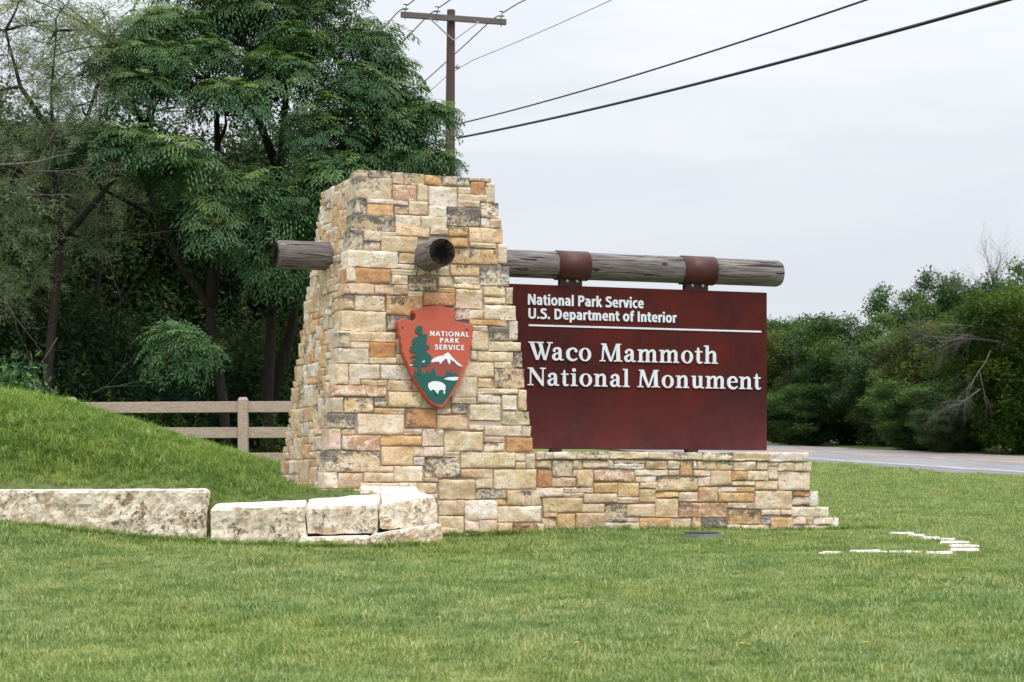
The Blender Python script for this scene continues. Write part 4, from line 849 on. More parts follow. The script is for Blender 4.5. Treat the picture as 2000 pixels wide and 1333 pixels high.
def rosette(nl=9, L=.44, seed=0):
    """umbrella of drooping twice-feathered leaves"""
    g_ = np.random.default_rng(seed); V = []; r = []; g = []
    for i in range(nl):
        young = i/nl; az = i*2.4+g_.uniform(-.3, .3); e0 = math.radians(15+55*young+g_.uniform(-8, 8)); LL = L*(1.05-.45*young)*g_.uniform(.85, 1.1)
        ts = np.linspace(0, 1, 9); el = e0-math.radians(82)*ts; step = LL/8
        rr = np.concatenate([[0], np.cumsum(np.cos(el[:-1])*step)]); zz = np.concatenate([[0], np.cumsum(np.sin(el[:-1])*step)])
        cdir = np.array([math.cos(az), math.sin(az), 0]); sdir_ = np.array([-math.sin(az), math.cos(az), 0])
        base = []; dr = []
        for t_, side in ((.34, 1), (.34, -1), (.55, 1), (.55, -1), (.75, 1), (.75, -1), (.8, 0)):
            p = cdir*np.interp(t_, ts, rr) + np.array([0, 0, np.interp(t_, ts, zz)]); e = np.interp(t_, ts, el)
            fw = cdir*math.cos(e)+np.array([0, 0, math.sin(e)]); pd_ = unit(fw*.75+sdir_*side*.75+np.array([0, 0, -.22])); ps = np.cross(pd_, np.array([0, 0, 1.])); PL = LL*(.38 if side else .3)
            for q in (.25, .6, .95):
                for s2 in (1, -1):
                    base.append(p+pd_*PL*q); dr.append(pd_*.75+unit(ps)*s2*.65+np.array([0, 0, -.30])+g_.normal(0, .1, 3))
        base, dr = np.array(base), np.array(dr)
        V.append(leaves(base, dr, np.array([0, 0, 1.]), g_.uniform(.065, .095, len(base)), .022)); r.append(np.full(len(base)*4, .25+.35*g_.random())); g.append(np.full(len(base)*4, .04+.85*max(0, young-.2)))
    return np.concatenate(V), np.concatenate(r), np.concatenate(g)
def cluster(n, rad, l, w, seed, flat=1.0):
    g_ = np.random.default_rng(seed); p = unit(g_.normal(0, 1, (n, 3)))*rad*g_.random((n, 1))**.5*np.array([1, 1, flat]); d = unit(p+g_.normal(0, rad*.6, (n, 3))+np.array([0, 0, -rad*.15])); u_ = unit(g_.normal(0, 1, (n, 3))+np.array([0, 0, 1.2]))
    return leaves(p, d, u_, g_.uniform(.7, 1.3, n)*l, w), np.repeat(g_.uniform(.0, .5, n), 4), np.repeat((g_.random(n) < .12)*.6, 4)
def feather(seed, n=70):
    g_ = np.random.default_rng(seed); t_ = g_.random(n); p = np.stack([t_*.55, g_.normal(0, .05, n), -.22*t_**2+g_.normal(0, .035, n)], -1)
    d = np.stack([g_.uniform(.1, 1, n), g_.normal(0, .8, n), g_.normal(-.25, .4, n)], -1)
    return leaves(p, d, unit(g_.normal(0, 1, (n, 3))), g_.uniform(.05, .10, n), .011), np.repeat(g_.uniform(0, .6, n), 4), np.repeat((g_.random(n) < .1)*.7, 4)
def put(V, A, name, mat, parent):
    return link(name, mesh_np(name, V, quads(len(V)//4), attrs={'leaf': A}), parent, mat)
def lobe_points(g_, c, r, n, up=.35, squash=.8):
    d = unit(g_.normal(0, 1, (n, 3))+np.array([0, 0, up])); return c+d*np.array([1, 1, squash])*r*g_.uniform(.55, 1.05, (n, 1)), d
def limb(m, a, b, r0, r1, wob=.15, n=6, seg=7):
    a, b = Vector(a), Vector(b); L = (b-a).length; off = Vector((random.uniform(-1, 1), random.uniform(-1, 1), random.uniform(-.2, .5)))*L*wob
    m.tube([a.lerp(b, i/n)+off*math.sin(math.pi*i/n)+Vector((random.uniform(-1, 1), random.uniform(-1, 1), 0))*L*.012 for i in range(n+1)], [r0+(r1-r0)*i/n for i in range(n+1)], seg, jit=.08)
def twig(m, p, d, L, r, depth, spread=.55, droop=0.0, kids=3, wob=.12):
    pts = [p]; dd = d.normalized(); n = 4
    for i in range(n):
        dd = (dd + Vector((random.gauss(0, wob), random.gauss(0, wob), random.gauss(0, wob)-droop))).normalized(); pts.append(pts[-1]+dd*L/n)
    m.tube(pts, [r*(1-.55*i/n) for i in range(n+1)], 5 if r > .012 else 3, cap=False)
    if depth:
        for k in range(kids):
            i = random.randint(1, n); q = pts[i]; nd = (dd*(1-spread*.4) + Vector((random.gauss(0, spread), random.gauss(0, spread), random.gauss(0, spread)))).normalized()
            twig(m, q, nd, L*random.uniform(.5, .75), r*(1-.5*i/n)*.6, depth-1, spread, droop, kids, wob)

ROS = [rosette(10, .52, s_) for s_ in range(4)]
def china_tree(name, label, base, trunk_paths, lobes, D0, seed, mat, cat='tree', bright=1.0):
    g_ = np.random.default_rng(seed); root = empty(name, tuple(base), label, cat)
    m = MB(); nodes = []
    for path, r0, r1 in trunk_paths:
        pts = [P(px, py, D0+dd) for px, py, dd in path]; m.tube(pts, [r0+(r1-r0)*i/(len(pts)-1) for i in range(len(pts))], 10, jit=.06); nodes += pts[len(pts)//2-1:]
    Vs = []; As = []
    for px, py, rp, dd in lobes:
        c = P(px, py, D0+dd); r = rp/F*D0; n = int(22*r)+6 if rp > 30 else 4
        near = min(nodes, key=lambda q: (q-c).length + max(0, q.z-c.z)*1.5); limb(m, near, c+Vector((0, 0, -r*.3)), .035, .012, .08)
        pos, d = lobe_points(g_, np.array(c), r, n, .75, .55); pos[:, 2] += -.05
        for q in pos[::2]: limb(m, c+Vector((0, 0, -r*.3)), q, .012, .004, .1, 3, 4)
        ax = unit(d*.6+np.array([0, 0, .8])+g_.normal(0, .26, (n, 3))); rot = frames(ax, g_.uniform(0, 6.28, n))
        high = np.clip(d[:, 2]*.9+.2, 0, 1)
        for k in range(4):
            s_ = slice(k, None, 4)
            if len(pos[s_]): 
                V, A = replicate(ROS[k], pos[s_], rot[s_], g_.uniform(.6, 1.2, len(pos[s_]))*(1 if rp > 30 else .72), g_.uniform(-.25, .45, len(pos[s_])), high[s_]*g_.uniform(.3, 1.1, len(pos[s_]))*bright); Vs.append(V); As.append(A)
    world(m.build('trunk', [M['bark']], root, True)); world(put(np.concatenate(Vs), np.concatenate(As), 'crown', M[mat], root)); return root
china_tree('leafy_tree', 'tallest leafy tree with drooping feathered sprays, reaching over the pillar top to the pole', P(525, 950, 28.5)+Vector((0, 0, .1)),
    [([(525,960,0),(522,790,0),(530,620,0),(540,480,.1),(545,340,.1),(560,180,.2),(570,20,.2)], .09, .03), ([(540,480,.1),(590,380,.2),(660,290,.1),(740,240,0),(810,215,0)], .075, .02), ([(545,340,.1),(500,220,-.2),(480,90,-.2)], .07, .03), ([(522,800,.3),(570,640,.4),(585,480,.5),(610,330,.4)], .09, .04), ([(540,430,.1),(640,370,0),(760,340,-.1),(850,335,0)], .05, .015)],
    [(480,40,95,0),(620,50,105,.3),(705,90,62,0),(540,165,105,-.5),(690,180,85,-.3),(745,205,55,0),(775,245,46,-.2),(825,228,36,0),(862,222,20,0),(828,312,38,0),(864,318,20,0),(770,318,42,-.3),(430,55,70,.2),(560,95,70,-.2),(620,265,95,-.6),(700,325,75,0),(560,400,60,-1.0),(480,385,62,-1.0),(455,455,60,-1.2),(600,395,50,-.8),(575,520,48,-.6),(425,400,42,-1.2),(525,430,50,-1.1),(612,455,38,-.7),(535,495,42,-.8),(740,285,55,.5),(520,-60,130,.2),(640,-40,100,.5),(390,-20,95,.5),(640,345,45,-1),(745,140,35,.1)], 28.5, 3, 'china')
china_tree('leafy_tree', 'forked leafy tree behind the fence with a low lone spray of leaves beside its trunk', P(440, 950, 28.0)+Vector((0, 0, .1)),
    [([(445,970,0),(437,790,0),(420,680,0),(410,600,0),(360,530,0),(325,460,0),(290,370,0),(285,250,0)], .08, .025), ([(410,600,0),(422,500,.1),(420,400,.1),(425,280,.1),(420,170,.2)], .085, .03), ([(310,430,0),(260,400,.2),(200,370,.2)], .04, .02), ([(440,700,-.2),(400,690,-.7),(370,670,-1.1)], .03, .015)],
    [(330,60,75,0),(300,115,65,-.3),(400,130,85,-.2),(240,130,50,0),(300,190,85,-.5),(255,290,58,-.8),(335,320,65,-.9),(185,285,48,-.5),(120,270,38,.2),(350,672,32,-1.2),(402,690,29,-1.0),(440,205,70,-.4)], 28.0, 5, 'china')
# feathery grey-green trees at the left
FEA = [feather(s_) for s_ in range(4)]
def feather_tree(name, label, D0, paths, lobes, seed, dens=1.0):
    g_ = np.random.default_rng(seed); b = P(paths[0][0][0][0], 950, D0); root = empty(name, (b.x, b.y, GZ(b.x, b.y)), label, 'tree'); m = MB(); nodes = []; Vs = []; As = []
    for path, r0, r1 in paths:
        pts = [P(px, py, D0+dd) for px, py, dd in path]; m.tube(pts, [r0+(r1-r0)*i/(len(pts)-1) for i in range(len(pts))], 9, jit=.08); nodes += pts[len(pts)//2-1:]
    for px, py, rp, dd in lobes:
        c = P(px, py, D0+dd); r = rp/F*D0; n = int((46 if py > 160 else 44)*r*dens)+4; near = min(nodes, key=lambda q: (q-c).length); limb(m, near, c, .022, .006, .12)
        for _ in range(4): twig(m, c, Vector((random.gauss(0, 1), random.gauss(0, 1), random.gauss(.4, .7))), r*1.1, .007, 1, .6)
        d = unit(g_.normal(0, 1, (n, 3))); pos = np.array(c)+d*r*g_.random((n, 1))**.6*np.array([1, 1, .9]); rot = frames(unit(g_.normal(0, .35, (n, 3))+np.array([0, 0, 1.])), g_.uniform(0, 6.28, n))
        for k in range(4):
            q = pos[k::4]; V, A = replicate(FEA[k], q, rot[k::4], g_.uniform(.7, 1.15, len(q)), np.full(len(q), g_.uniform(0, .4))); Vs.append(V); As.append(A)
    world(m.build('trunk', [M['bark']], root, True)); world(put(np.concatenate(Vs), np.concatenate(As), 'crown', M['feather'], root)); return root
feather_tree('feathery_tree', 'feathery grey green tree with fine see-through foliage at the top left', 27.4,
    [([(95,960,0),(90,780,0),(105,600,0),(120,460,0),(105,330,0),(100,180,0),(110,60,0)], .08, .008), ([(115,480,0),(190,390,-.2),(240,330,-.3)], .05, .02), ([(110,400,0),(40,330,-.3),(-20,310,-.4)], .06, .02), ([(105,330,0),(170,230,0),(210,110,.1)], .045, .012), ([(100,260,0),(40,170,0),(10,60,0)], .045, .012)],
    [(95,85,62,0),(120,150,70,-.2),(60,190,70,0),(160,205,62,-.2),(195,110,40,.2),(205,160,40,0),(130,265,70,-.3),(40,280,70,0),(180,260,50,-.3),(15,110,55,0),(50,50,35,.2),(150,60,36,.2),(120,20,30,.2),(60,360,70,-.2),(140,340,55,0),(215,70,30,.3),(0,380,60,0),(40,0,35,.2),(-30,60,60,.2),(-40,200,80,0),(-30,320,70,0),(30,450,80,-.2),(120,430,75,.3),(200,330,55,-.2),(70,530,70,.4),(-10,560,80,.2),(170,470,60,.5)], 21)
feather_tree('feathery_tree', 'second feathery tree behind, its thin wispy top showing against the sky', 30.5,
    [([(215,960,0),(205,780,0),(190,560,0),(200,400,0),(205,250,0),(225,90,0)], .07, .008), ([(195,480,0),(130,380,0),(60,330,0)], .05, .02)],
    [(225,60,34,0),(250,40,25,0),(200,25,28,0),(175,60,40,.2),(215,110,45,0),(180,330,80,0),(100,400,80,0),(60,440,70,0),(240,380,60,0),(20,470,70,0),(150,150,60,.4),(80,120,60,.4),(30,-10,40,0),(100,-10,36,0)], 22, .8)

# woodland behind the fence: a few built once, then copied
CL = [cluster(58, .36, .11, .048, 50+s_) for s_ in range(4)]
def crown_of(lobes, tm, per, seed, up=.3, squash=.8, size=1.0):
    g_ = np.random.default_rng(seed); Vs = []; As = []
    for c, r in lobes:
        n = max(6, int(per*r*r)); pos, d = lobe_points(g_, np.array(c), r, n, up, squash); rot = frames(unit(d+g_.normal(0, .4, (n, 3))), g_.uniform(0, 6.28, n)); lr = g_.uniform(-.35, .6)
        for k in range(len(tm)):
            q = pos[k::len(tm)]
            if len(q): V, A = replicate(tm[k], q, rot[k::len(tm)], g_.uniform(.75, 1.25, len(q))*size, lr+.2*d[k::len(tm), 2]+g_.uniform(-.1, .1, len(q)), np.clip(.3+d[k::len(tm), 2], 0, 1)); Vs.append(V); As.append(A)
    return np.concatenate(Vs), np.concatenate(As)
def wood_tree(label, H, Wd, low, seed, group, mat='wood', per=34, tm=None, nl=24, name='woodland_tree', lean=0.0, size=1.0, bark='bark', taper=.55, lob=(.28, .42)):
    g_ = np.random.default_rng(seed); random.seed(seed); root = empty(name, (0, 0, 0), label, 'tree', group); m = MB(); lobes = []
    top = Vector((lean*H, 0, H*.86)); m.tube([Vector((0, 0, -.3)), Vector((lean*H*.1, .02, H*.25)), Vector((lean*H*.5, -.03, H*.55)), top], [.017*H, .0145*H, .010*H, .003*H], 9, jit=.06)
    for i in range(nl):
        z = low + (1-low)*((i+.5)/nl)**.9; prof = math.sin(math.pi*min(1, .18+.82*(1-(z-low)/(1-low+1e-6))**.75))**taper if z > low else 1
        a = i*2.4+g_.uniform(-.4, .4); rr = Wd*.5*prof*g_.uniform(.35, .82); c = Vector((lean*H*z+math.cos(a)*rr, math.sin(a)*rr, H*z*.95)); r = Wd*.5*g_.uniform(*lob)
        lobes.append((tuple(c), r)); zz = max(.2, z-.16); limb(m, Vector((lean*H*zz, 0, H*zz)), c, .0055*H, .0015*H, .1)
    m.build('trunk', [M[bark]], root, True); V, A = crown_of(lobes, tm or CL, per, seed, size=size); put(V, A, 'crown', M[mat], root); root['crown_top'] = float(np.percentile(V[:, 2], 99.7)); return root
def dup(root, loc, rz, scl, label=None, group=None, name=None):
    r = root.copy(); COL.objects.link(r); r.location = loc; r.rotation_euler = (0, 0, rz); r.scale = scl
    if label: r['label'] = label
    if group: r['group'] = group
    for ch in list(root.children):
        c = ch.copy(); COL.objects.link(c); c.parent = r
    return r
used = set()
def place(root, loc, rz, scl, label=None):
    if root.name not in used:
        used.add(root.name); root.location = loc; root.rotation_euler = (0, 0, rz); root.scale = scl
        if label: root['label'] = label
        return root
    return dup(root, loc, rz, scl, label)
GW = 'dark trees deep in the woods behind the fence'; LW = 'dark tree standing deep in the shaded woods behind the rail fence'
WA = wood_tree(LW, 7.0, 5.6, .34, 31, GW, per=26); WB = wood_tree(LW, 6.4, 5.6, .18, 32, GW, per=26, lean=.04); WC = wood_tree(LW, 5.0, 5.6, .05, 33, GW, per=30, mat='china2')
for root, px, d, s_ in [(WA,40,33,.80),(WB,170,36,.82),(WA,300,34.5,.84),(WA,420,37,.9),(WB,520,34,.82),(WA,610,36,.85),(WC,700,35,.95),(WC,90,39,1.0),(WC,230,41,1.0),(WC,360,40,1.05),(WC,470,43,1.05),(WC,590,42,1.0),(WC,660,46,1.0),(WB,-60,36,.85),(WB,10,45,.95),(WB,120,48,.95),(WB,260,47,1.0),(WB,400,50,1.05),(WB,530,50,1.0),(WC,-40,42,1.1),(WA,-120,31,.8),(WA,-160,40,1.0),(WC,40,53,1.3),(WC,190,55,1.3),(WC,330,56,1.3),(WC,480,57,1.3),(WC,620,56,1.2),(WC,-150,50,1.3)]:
    x = (px-1000)/F*d; place(root, (x, d, GZ(x, d)), random.uniform(0, 6.28), (s_, s_, s_*random.uniform(.93, 1.05)))
# low shrubs at the wood's edge
GS = 'shrubs in the shade behind the fence'; LS = 'dark bushy shrub in the shade behind the rail fence'
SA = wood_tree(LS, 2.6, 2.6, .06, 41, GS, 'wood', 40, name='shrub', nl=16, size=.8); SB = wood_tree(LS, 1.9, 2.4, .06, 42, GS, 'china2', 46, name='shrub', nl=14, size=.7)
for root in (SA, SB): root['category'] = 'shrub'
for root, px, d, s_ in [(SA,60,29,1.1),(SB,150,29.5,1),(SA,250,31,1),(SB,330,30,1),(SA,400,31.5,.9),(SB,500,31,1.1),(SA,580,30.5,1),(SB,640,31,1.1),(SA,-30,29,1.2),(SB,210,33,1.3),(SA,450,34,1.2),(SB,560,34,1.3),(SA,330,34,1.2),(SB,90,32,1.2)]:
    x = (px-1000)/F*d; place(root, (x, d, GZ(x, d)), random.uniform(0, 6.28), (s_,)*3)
SE_ = wood_tree('green broad leaved bush at the left edge above the grassy mound', 1.55, 1.3, .05, 43, None, 'china', 60, name='bush', nl=14, size=.75); SE_['category'] = 'bush'; x = (5-1000)/F*25.6; place(SE_, (x, 25.6, GZ(x, 25.6)+.1), 1.0, (1, 1, 1.05))
# upright weeds behind the top rail
def weed(h, seed):
    g_ = np.random.default_rng(seed); root = empty('tall_weed', (0, 0, 0), 'tall leafy green weed growing just behind the rail fence', 'weed', 'weeds behind the fence'); m = MB(); b = []; d = []; l = []
    for k in range(5):
        hh = h*g_.uniform(.7, 1); lx, ly = g_.normal(0, .10, 2); m.tube([(lx*.3, ly*.3, -.1), (lx*.7, ly*.7, hh*.6), (lx, ly, hh)], [.007, .005, .002], 5)
        for i in range(46):
            t_ = g_.uniform(.25, 1); a = g_.uniform(0, 6.28); b.append((lx*t_, ly*t_, hh*t_)); d.append((math.cos(a), math.sin(a), g_.uniform(.3, 1.1))); l.append(.14*(1.1-.6*t_))
    b, d = np.array(b), np.array(d); m.build('stem', [M['oak']], root); V = leaves(b, d, np.array([0, 0, 1.]), np.array(l), .022); n = len(b); put(V, np.stack([np.repeat(g_.random(n), 4), np.repeat(g_.random(n)*.4, 4), np.zeros(n*4), np.ones(n*4)], -1), 'foliage', M['oakbright'], root); return root
WD = [weed(1.55, 61), weed(1.35, 62)]
for i, (px, h) in enumerate([(212,1),(224,.95),(243,.92),(292,1.02),(303,.95),(322,1.0),(350,.85),(378,.93),(268,.9),(415,.8),(540,.85),(510,.8)]):
    d = 27.6+.5*(i % 3); x = (px-1000)/F*d; place(WD[i % 2], (x, d, GZ(x, d)), i*1.3, (1, 1, h))
# bare dead branches
def dead_thing(name, label, cat, base, specs, mat='dead', group=None, seed=1):
    random.seed(seed); m = MB()
    for p, d, L, r, dep, sp, dr, kids in specs: twig(m, Vector(p)-Vector(base), Vector(d), L, r, dep, sp, dr, kids)
    o_ = m.build(name, [M[mat]], None, True); o_.location = base; return tag(o_, label, cat, group)
LB = 'thin pale dead branch tangled in the dark woods behind the mound'; GB = 'dead branches in the dark woods'
for i, q in enumerate([(P(235,470,27.6), (.6,-.1,.25), .8, .011, 2, .5, .02, 3), (P(215,505,27.6), (.15,-.1,-1), .55, .007, 1, .4, 0, 2), (P(180,768,27.2), (.9,-.1,.25), .8, .007, 2, .4, .03, 2), (P(60,690,26.9), (.2,-.1,-1), .6, .008, 1, .5, 0, 3), (P(112,660,27), (-.4,-.1,-.7), .7, .007, 1, .5, 0, 3), (P(12,590,26.5), (.4,-.1,-1), .8, .008, 1, .4, 0, 3)]):
    dead_thing('dead_branch', LB, 'dead branch', tuple(q[0]), [q], group=GB, seed=3+i)
LB = 'bare grey branch sticking out below the feathery crown at the left'; GB = 'bare branches under the feathery tree'
for i, q in enumerate([(P(0,322,26.7), (1,-.05,-.15), 1.0, .014, 2, .45, .0, 3), (P(60,335,26.7), (.8,-.1,.1), .9, .010, 2, .5, 0, 3), (P(40,380,26.7), (1,0,.05), .8, .010, 2, .4, 0, 3), (P(90,420,26.8), (-.3,-.1,1), .7, .009, 2, .5, 0, 3)]):
    dead_thing('dead_branch', LB, 'dead branch', tuple(q[0]), [q], group=GB, seed=30+i)

# tree line beyond the road
CF = [cluster(60, .50, .15, .075, 70+s_) for s_ in range(4)]
GT = 'trees beyond the road'
def far(label, seed, mat, H=9.0, Wd=7.0, low=.06, **k): return wood_tree(label, H, Wd, low, seed, GT, mat, k.pop('per', 34), CF, k.pop('nl', 62), name='roadside_tree', bark='barkg', lob=(.15, .29), **k)
FT = {'oak': far('x', 81, 'oak'), 'blue': far('x', 82, 'oakblue', 9, 6.5, taper=.7), 'olive': far('x', 83, 'oakolive', 9, 6.5), 'bright': far('x', 84, 'oakbright', 9, 7.0), 'tall': far('x', 85, 'oak', 9, 6.0, .3, nl=22)}
for kind, px, d, top, wid, lb in [
    ('olive', 1535, 128, 640, 1.0, 'yellowish green roadside tree just right of the sign board'), ('oak', 1515, 150, 615, 1.0, 'distant tree top peeping above the yellowish tree right of the sign board'), ('oak', 1580, 146, 622, .9, 'small dark tree top showing behind the yellowish tree and the rounded dark oak'),
    ('blue', 1605, 126, 628, .95, 'dull blue green roadside tree between the yellowish tree and the rounded dark oak'), ('oak', 1665, 121, 605, 1.15, 'broad rounded dark oak beyond the road, left of the tallest tree'), ('tall', 1795, 124, 538, 1.05, 'tallest roadside tree with a ragged open top'),
    ('blue', 1735, 116, 660, 1.0, 'dull green tree in front of the tallest roadside tree'), ('oak', 1850, 126, 565, .8, 'narrow dark tree top right beside the tallest roadside tree'), ('olive', 1825, 110, 628, 1.0, 'olive green tree in front of the tallest tree with dead grey branches at its side'),
    ('oak', 1900, 112, 640, .9, 'shadowy dark tree behind the dead grey hanging branches'), ('bright', 1990, 97, 585, 1.15, 'bright yellow green tree nearest the road at the right edge'), ('oak', 2040, 104, 530, 1.0, 'tall dark tree behind the bright yellow green one at the right edge'),
    ('bright', 1900, 103, 770, .55, 'low bright bush-like tree below the dead grey hanging branches'), ('oak', 1575, 119, 745, .85, 'low dark tree at the roadside below the dull blue green tree'),
    ('oak', 1790, 106, 745, .85, 'low dark tree at the roadside below the olive green tree'), ('oak', 1470, 135, 680, 1.0, 'dark tree mostly hidden behind the right end of the sign board'), ('blue', 1850, 100, 800, .6, 'small grey green shrub-like tree at the road edge left of the bright yellow green tree')]:
    d *= .93; wid *= 1.0; top += (12 if px < 1700 else 0 if px < 1960 else -14); x = (px-1000)/F*d; z0 = GZ(x, d)-.15; H = EYE+(HOR-top)/F*d-z0; place(FT[kind], (x, d, z0), random.uniform(0, 6.28), (wid, wid, H/FT[kind]['crown_top']), lb)
for i, (x, y) in enumerate([(31.5, 84), (34, 74), (36.5, 64), (39, 54), (36, 92), (44, 70)]):
    k_ = ('oak', 'bright', 'blue', 'oak', 'tall', 'olive')[i]; place(FT[k_], (x, y, GZ(x, y)-.15), i*1.1, (1.05, 1.05, random.uniform(.9, 1.15)), 'roadside tree standing past the right edge of the view')
d = 112; x = (1950-1000)/F*d; b = Vector((x, d, GZ(x, d)))
top_ = P(1948, 625, d)
def fork(q, dx, dz, L, r, kids=5): return (q, (dx, 0, dz), L*.66, r*.8, 3, .30, -.03, kids)
dead_thing('bare_tree', 'leafless grey dead tree with thin forked branches against the sky', 'dead tree', tuple(b), [(b, (top_-b).normalized(), (top_-b).length, .16, 0, .3, 0, 0), fork(top_, -.42, 1, 3.4, .075), fork(top_, .22, 1, 2.6, .06), fork(top_, -.85, .8, 3.4, .06), fork(top_, -.15, 1, 4.0, .07), fork(top_, .6, .8, 2.0, .05)], 'dead', seed=11)
d = 88.0; LB = 'drooping bough of dead grey branches hanging among the roadside trees'
for i, q in enumerate([(P(1955,668,d), (-1, -.3, .22), 2.6, .044, 3, .34, .05, 5), (P(1948,645,d), (-1, -.3, .3), 2.3, .038, 3, .4, .05, 5), (P(1935,685,d), (-.5, -.3, -.6), 2.1, .036, 3, .36, .06, 5), (P(1915,760,d), (-.8, -.3, -.5), 1.8, .034, 3, .4, .06, 5)]):
    dead_thing('dead_branch', LB, 'dead branch', tuple(q[0]), [q], 'dead', 'dead boughs among the roadside trees', 12+i)
# ------------------------------------------------------------------ grass
def tuft(name, n, h0, h1, rad, w, lean_, straw, seed, mat):
    g_ = np.random.default_rng(seed); V = []; Q = []; T = []; A = []
    for i in range(n):
        a = g_.uniform(0, 6.28); r = rad*math.sqrt(g_.random()); b = np.array([math.cos(a)*r, math.sin(a)*r, -.01]); h = g_.uniform(h0, h1); az = g_.uniform(0, 6.28); ln = g_.uniform(.15, 1)*lean_
        d = np.array([math.cos(az), math.sin(az), 0]); s_ = np.array([-d[1], d[0], 0])*w*.5*g_.uniform(.7, 1.3); k = len(V)
        m1 = b+d*h*ln*.28+np.array([0, 0, h*.55]); tp = b+d*h*ln+np.array([0, 0, h*(1-.45*ln)]); g = 1.0 if g_.random() < straw else 0.0
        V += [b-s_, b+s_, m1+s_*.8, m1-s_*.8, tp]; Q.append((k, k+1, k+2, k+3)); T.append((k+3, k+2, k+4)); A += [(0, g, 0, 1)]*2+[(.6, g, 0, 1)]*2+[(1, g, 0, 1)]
    me = mesh_np(name, V, Q, T, {'leaf': A}); me.materials.append(mat); return bpy.data.objects.new(name, me)
SHORT = [tuft('short_tuft', 22, .025, .058, .075, .005, .95, .03, s_, M['grass']) for s_ in (1, 2, 3)] + [tuft('short_tuft', 22, .025, .065, .075, .005, 1.0, .22, 4, M['grass'])]
TALL = [tuft('tall_tuft', 16, .09, .20, .08, .0085, 1.6, .03, s_, M['tall']) for s_ in (5, 6, 7)] + [tuft('tall_tuft', 14, .14, .25, .08, .009, 1.7, .05, 8, M['tall'])]
WIDE = [tuft('wide_tuft', 26, .05, .13, .19, .013, .9, .06, s_, M['grass']) for s_ in (9, 10, 11)] + [tuft('wide_tuft', 24, .05, .13, .19, .012, 1.0, .35, 12, M['grass'])]
def grass(name, pts, tufts, scl, label):
    n = len(pts); me = mesh_np(name, pts)
    for k, v, ty in (('spin', RNG.uniform(0, 6.28, n), 'FLOAT'), ('size', scl, 'FLOAT'), ('pick', RNG.choice(len(tufts), n, p=[.31, .31, .26, .12]).astype(np.int32), 'INT')):
        at = me.attributes.new(k, ty, 'POINT'); at.data.foreach_set('value', np.ascontiguousarray(v, np.int32 if ty == 'INT' else np.float32))
    o_ = link(name, me, None, tufts[0].data.materials[0]); ng = bpy.data.node_groups.new(name, 'GeometryNodeTree')
    ng.interface.new_socket('Geometry', in_out='INPUT', socket_type='NodeSocketGeometry'); ng.interface.new_socket('Geometry', in_out='OUTPUT', socket_type='NodeSocketGeometry')
    N_ = ng.nodes; L_ = ng.links; gi, go = N_.new('NodeGroupInput'), N_.new('NodeGroupOutput'); ip = N_.new('GeometryNodeInstanceOnPoints'); gt = N_.new('GeometryNodeGeometryToInstance')
    for tf in reversed(tufts):
        oi = N_.new('GeometryNodeObjectInfo'); oi.inputs['Object'].default_value = tf; L_.new(oi.outputs['Geometry'], gt.inputs[0])
    def na(nm, ty):
        q = N_.new('GeometryNodeInputNamedAttribute'); q.data_type = ty; q.inputs['Name'].default_value = nm; return q.outputs['Attribute']
    cx_ = N_.new('ShaderNodeCombineXYZ'); L_.new(na('spin', 'FLOAT'), cx_.inputs[2])
    L_.new(gi.outputs[0], ip.inputs['Points']); L_.new(gt.outputs[0], ip.inputs['Instance']); ip.inputs['Pick Instance'].default_value = True
    L_.new(na('pick', 'INT'), ip.inputs['Instance Index']); L_.new(cx_.outputs[0], ip.inputs['Rotation']); L_.new(na('size', 'FLOAT'), ip.inputs['Scale']); L_.new(ip.outputs[0], go.inputs[0])
    md = o_.modifiers.new('tufts', 'NODES'); md.node_group = ng
    return tag(o_, label, 'grass', None, 'stuff')
def sv(x, y):
    dx, dy = x-OX, y-OY; return dx*U.x+dy*U.y, dx*VV.x+dy*VV.y
def keep_lawn(x, y):
    s_, v = sv(x, y); k = ~((np.abs(s_) < 1.13) & (np.abs(v) < .94)) & ~((s_ > .9) & (s_ < 5.45) & (v > WV-.03) & (v < .46))
    k &= ~((x < -.62) & (y > mound_front(x)[0]-.02) & (y < 26.3) & (mound(x, y) > ground(x, y)-.02))
    px = x/y*F+1000
    fr = np.interp(px, [-100, 405, 410, 600, 740, 862], [19.2, 18.98, 18.8, 18.55, 18.43, 18.72]); k &= ~((px < 862) & (y > fr) & (y < fr+.75))
    for a, b, c, d in RINGXY: k &= ~((np.abs(x-a) < c+.01) & (np.abs(y-b) < d*.85))
    k &= ~((x-dp_.x)**2+(y-dp_.y)**2 < .22**2)
    q = (x-14.63)*.971 + (y-60)*.236; k &= ~((q > -.25+.35*np.sin(y*.9)*np.sin(y*.37)) & (q < 12.4)); return k
def field(n, y0, y1, p=1.0, pad=1.9):
    """points in the camera's ground wedge, a little wider than the view"""
    y = y0+(y1-y0)*RNG.random(n)**p; hw = .25*y+pad; x = RNG.uniform(-1, 1, n)*hw; return x, y
# near lawn
x, y = field(132000, 8.6, 23.5, .95); k = keep_lawn(x, y); x, y = x[k], y[k]
lng = .75+.55*(np.sin(x*1.9+np.sin(y*1.3)*2)*np.sin(y*1.6+x*.7)*.5+.5)
mv, vv = sv(x, y); edge = ((mv > .7) & (mv < 5.6) & (vv > -1.0) & (vv < -.4)) | ((x < -.7) & (y > 18.0)); sz = RNG.uniform(.65, 1.2, len(x))*lng*np.where(edge, 1.25, 1)*np.where(RNG.random(len(x)) < .05, 1.6, 1)
grass('lawn_grass', np.stack([x, y, ground(x, y)+EYE], -1), SHORT, sz, 'short mown green lawn grass with straw coloured patches in front of the sign')
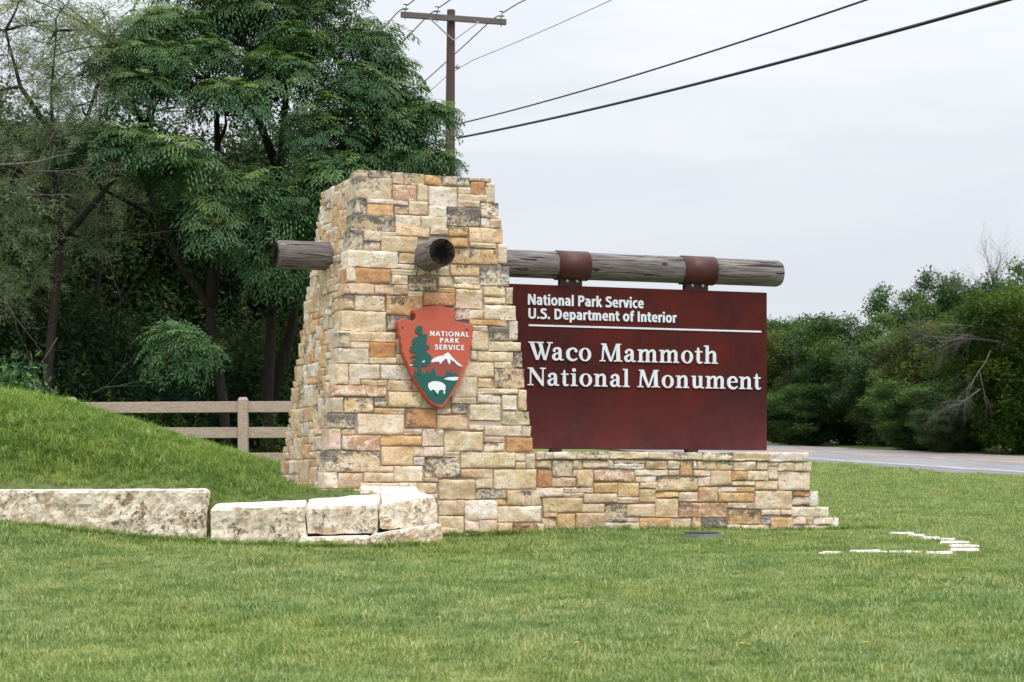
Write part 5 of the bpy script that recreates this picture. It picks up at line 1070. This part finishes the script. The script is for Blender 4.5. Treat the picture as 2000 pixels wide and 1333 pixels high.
# lawn rising to the road
x, y = field(50000, 23.0, 76.0, 1.25, 3.0); k = keep_lawn(x, y) & (x > -1.5); x, y = x[k], y[k]
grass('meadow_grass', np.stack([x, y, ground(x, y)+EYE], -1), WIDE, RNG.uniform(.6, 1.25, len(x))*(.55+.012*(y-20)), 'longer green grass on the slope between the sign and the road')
# mound
n = 24000; x = RNG.uniform(-6.9, -.82, n); y = RNG.uniform(18.9, 24.6, n); k = (y > mound_front(x)[0]+.05); s_, v = sv(x, y); k &= ~((np.abs(s_) < 1.1) & (np.abs(v) < .92)); k &= (np.abs(x) < .25*y+.6); x, y = x[k], y[k]
px = x/y*F+1000; k = ~((px > 690) & (y > 19.0)) | (RNG.random(len(x)) < .25); x, y = x[k], y[k]
yf = mound_front(x)[0]; sz = (.28+.62*ss(.0, 1.1, y-yf))*RNG.uniform(.75, 1.2, len(x))*np.interp(x, [-6, -3, -1.6, -.9], [1.05, .95, .7, .45])
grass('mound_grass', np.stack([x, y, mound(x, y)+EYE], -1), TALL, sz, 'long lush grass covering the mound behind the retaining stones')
# rough grass along the fence and in the wood's edge
x = RNG.uniform(-8, 0, 9000); y = RNG.uniform(24.6, 30, 9000); z = np.where((y < 26.5) & (x < -.85), np.maximum(mound(x, y), ground(x, y)), ground(x, y)); grass('rough_grass', np.stack([x, y, z+EYE], -1), TALL, RNG.uniform(.9, 1.9, len(x)), 'rough long grass along the rail fence')
# tufts creeping over stones and along the foot of walls
e = []
for px0, px1, d0, d1, n_ in ((-60, 405, 19.17, 18.93, 330), (410, 600, 18.78, 18.56, 160), (590, 862, 18.5, 18.62, 240), (862, 1058, 19.72, 20.0, 170)):
    t_ = RNG.random(n_); px = px0+(px1-px0)*t_; d = d0+(d1-d0)*t_-RNG.random(n_)*.10; e.append(np.stack([(px-1000)/F*d, d], -1))
t_ = RNG.random(420); q = [SIGN @ Vector((1.0+4.4*a_, WV-.02-.1*b_, 0)) for a_, b_ in zip(t_, RNG.random(420))]; e.append(np.array([(p.x, p.y) for p in q])); e = np.concatenate(e)
grass('fringe_grass', np.stack([e[:, 0], e[:, 1], ground(e[:, 0], e[:, 1])+EYE], -1), TALL, RNG.uniform(.35, .75, len(e)), 'untrimmed grass fringe along the foot of the stones and walls')

# ------------------------------------------------------------------ yellow wildflowers
def flower():
    root = empty('wildflower', (0, 0, 0), 'tiny yellow wildflower in the mown lawn', 'flower', 'yellow wildflowers in the lawn'); m = MB(); m.tube([(0, 0, -.02), (.004, 0, .05), (0, 0, .095)], .0018, 5); m.build('stem', [M['tall']], root)
    m = MB(); n = 9
    for k in range(n):
        a = 2*math.pi*k/n; c, s_ = math.cos(a), math.sin(a); q = lambda r, w, z: (r*c-w*s_, r*s_+w*c, z)
        m.add([q(.002, 0, .094), q(.016, -.006, .099), q(.024, 0, .097), q(.016, .006, .099)], [(0, 1, 2, 3)])
    m.tube([(0, 0, .092), (0, 0, .101)], [.007, .004], 8); m.build('petals', [M['petal']], root); return root
FL = flower()
for px, py in [(1118,1125),(1397,1129),(1449,1278),(1462,1281),(1855,1100),(1862,1094),(1890,1093),(1864,1113),(1880,1124),(1888,1125),(1903,1119),(1824,1121),(1811,1120),(1850,1125),(1732,1104),(1746,1104),(1793,1143),(1920,1040),(1977,1052),(1985,1097),(1967,1100),(1944,1110),(1691,1278),(1126,1275),(857,1229),(517,1204),(1950,1106)]:
    p = hit(px, py+8); s_ = random.uniform(.6, .9); place(FL, tuple(p), random.uniform(0, 6), (s_, s_, random.uniform(.8, 1.15)))
p = P(114, 897, 20.9); p.z = EYE+float(mound(p.x, p.y)); dup(FL, tuple(p), .5, (1.5, 1.5, 2.2), 'single yellow wildflower in the long grass of the mound', '').pop('group', None)
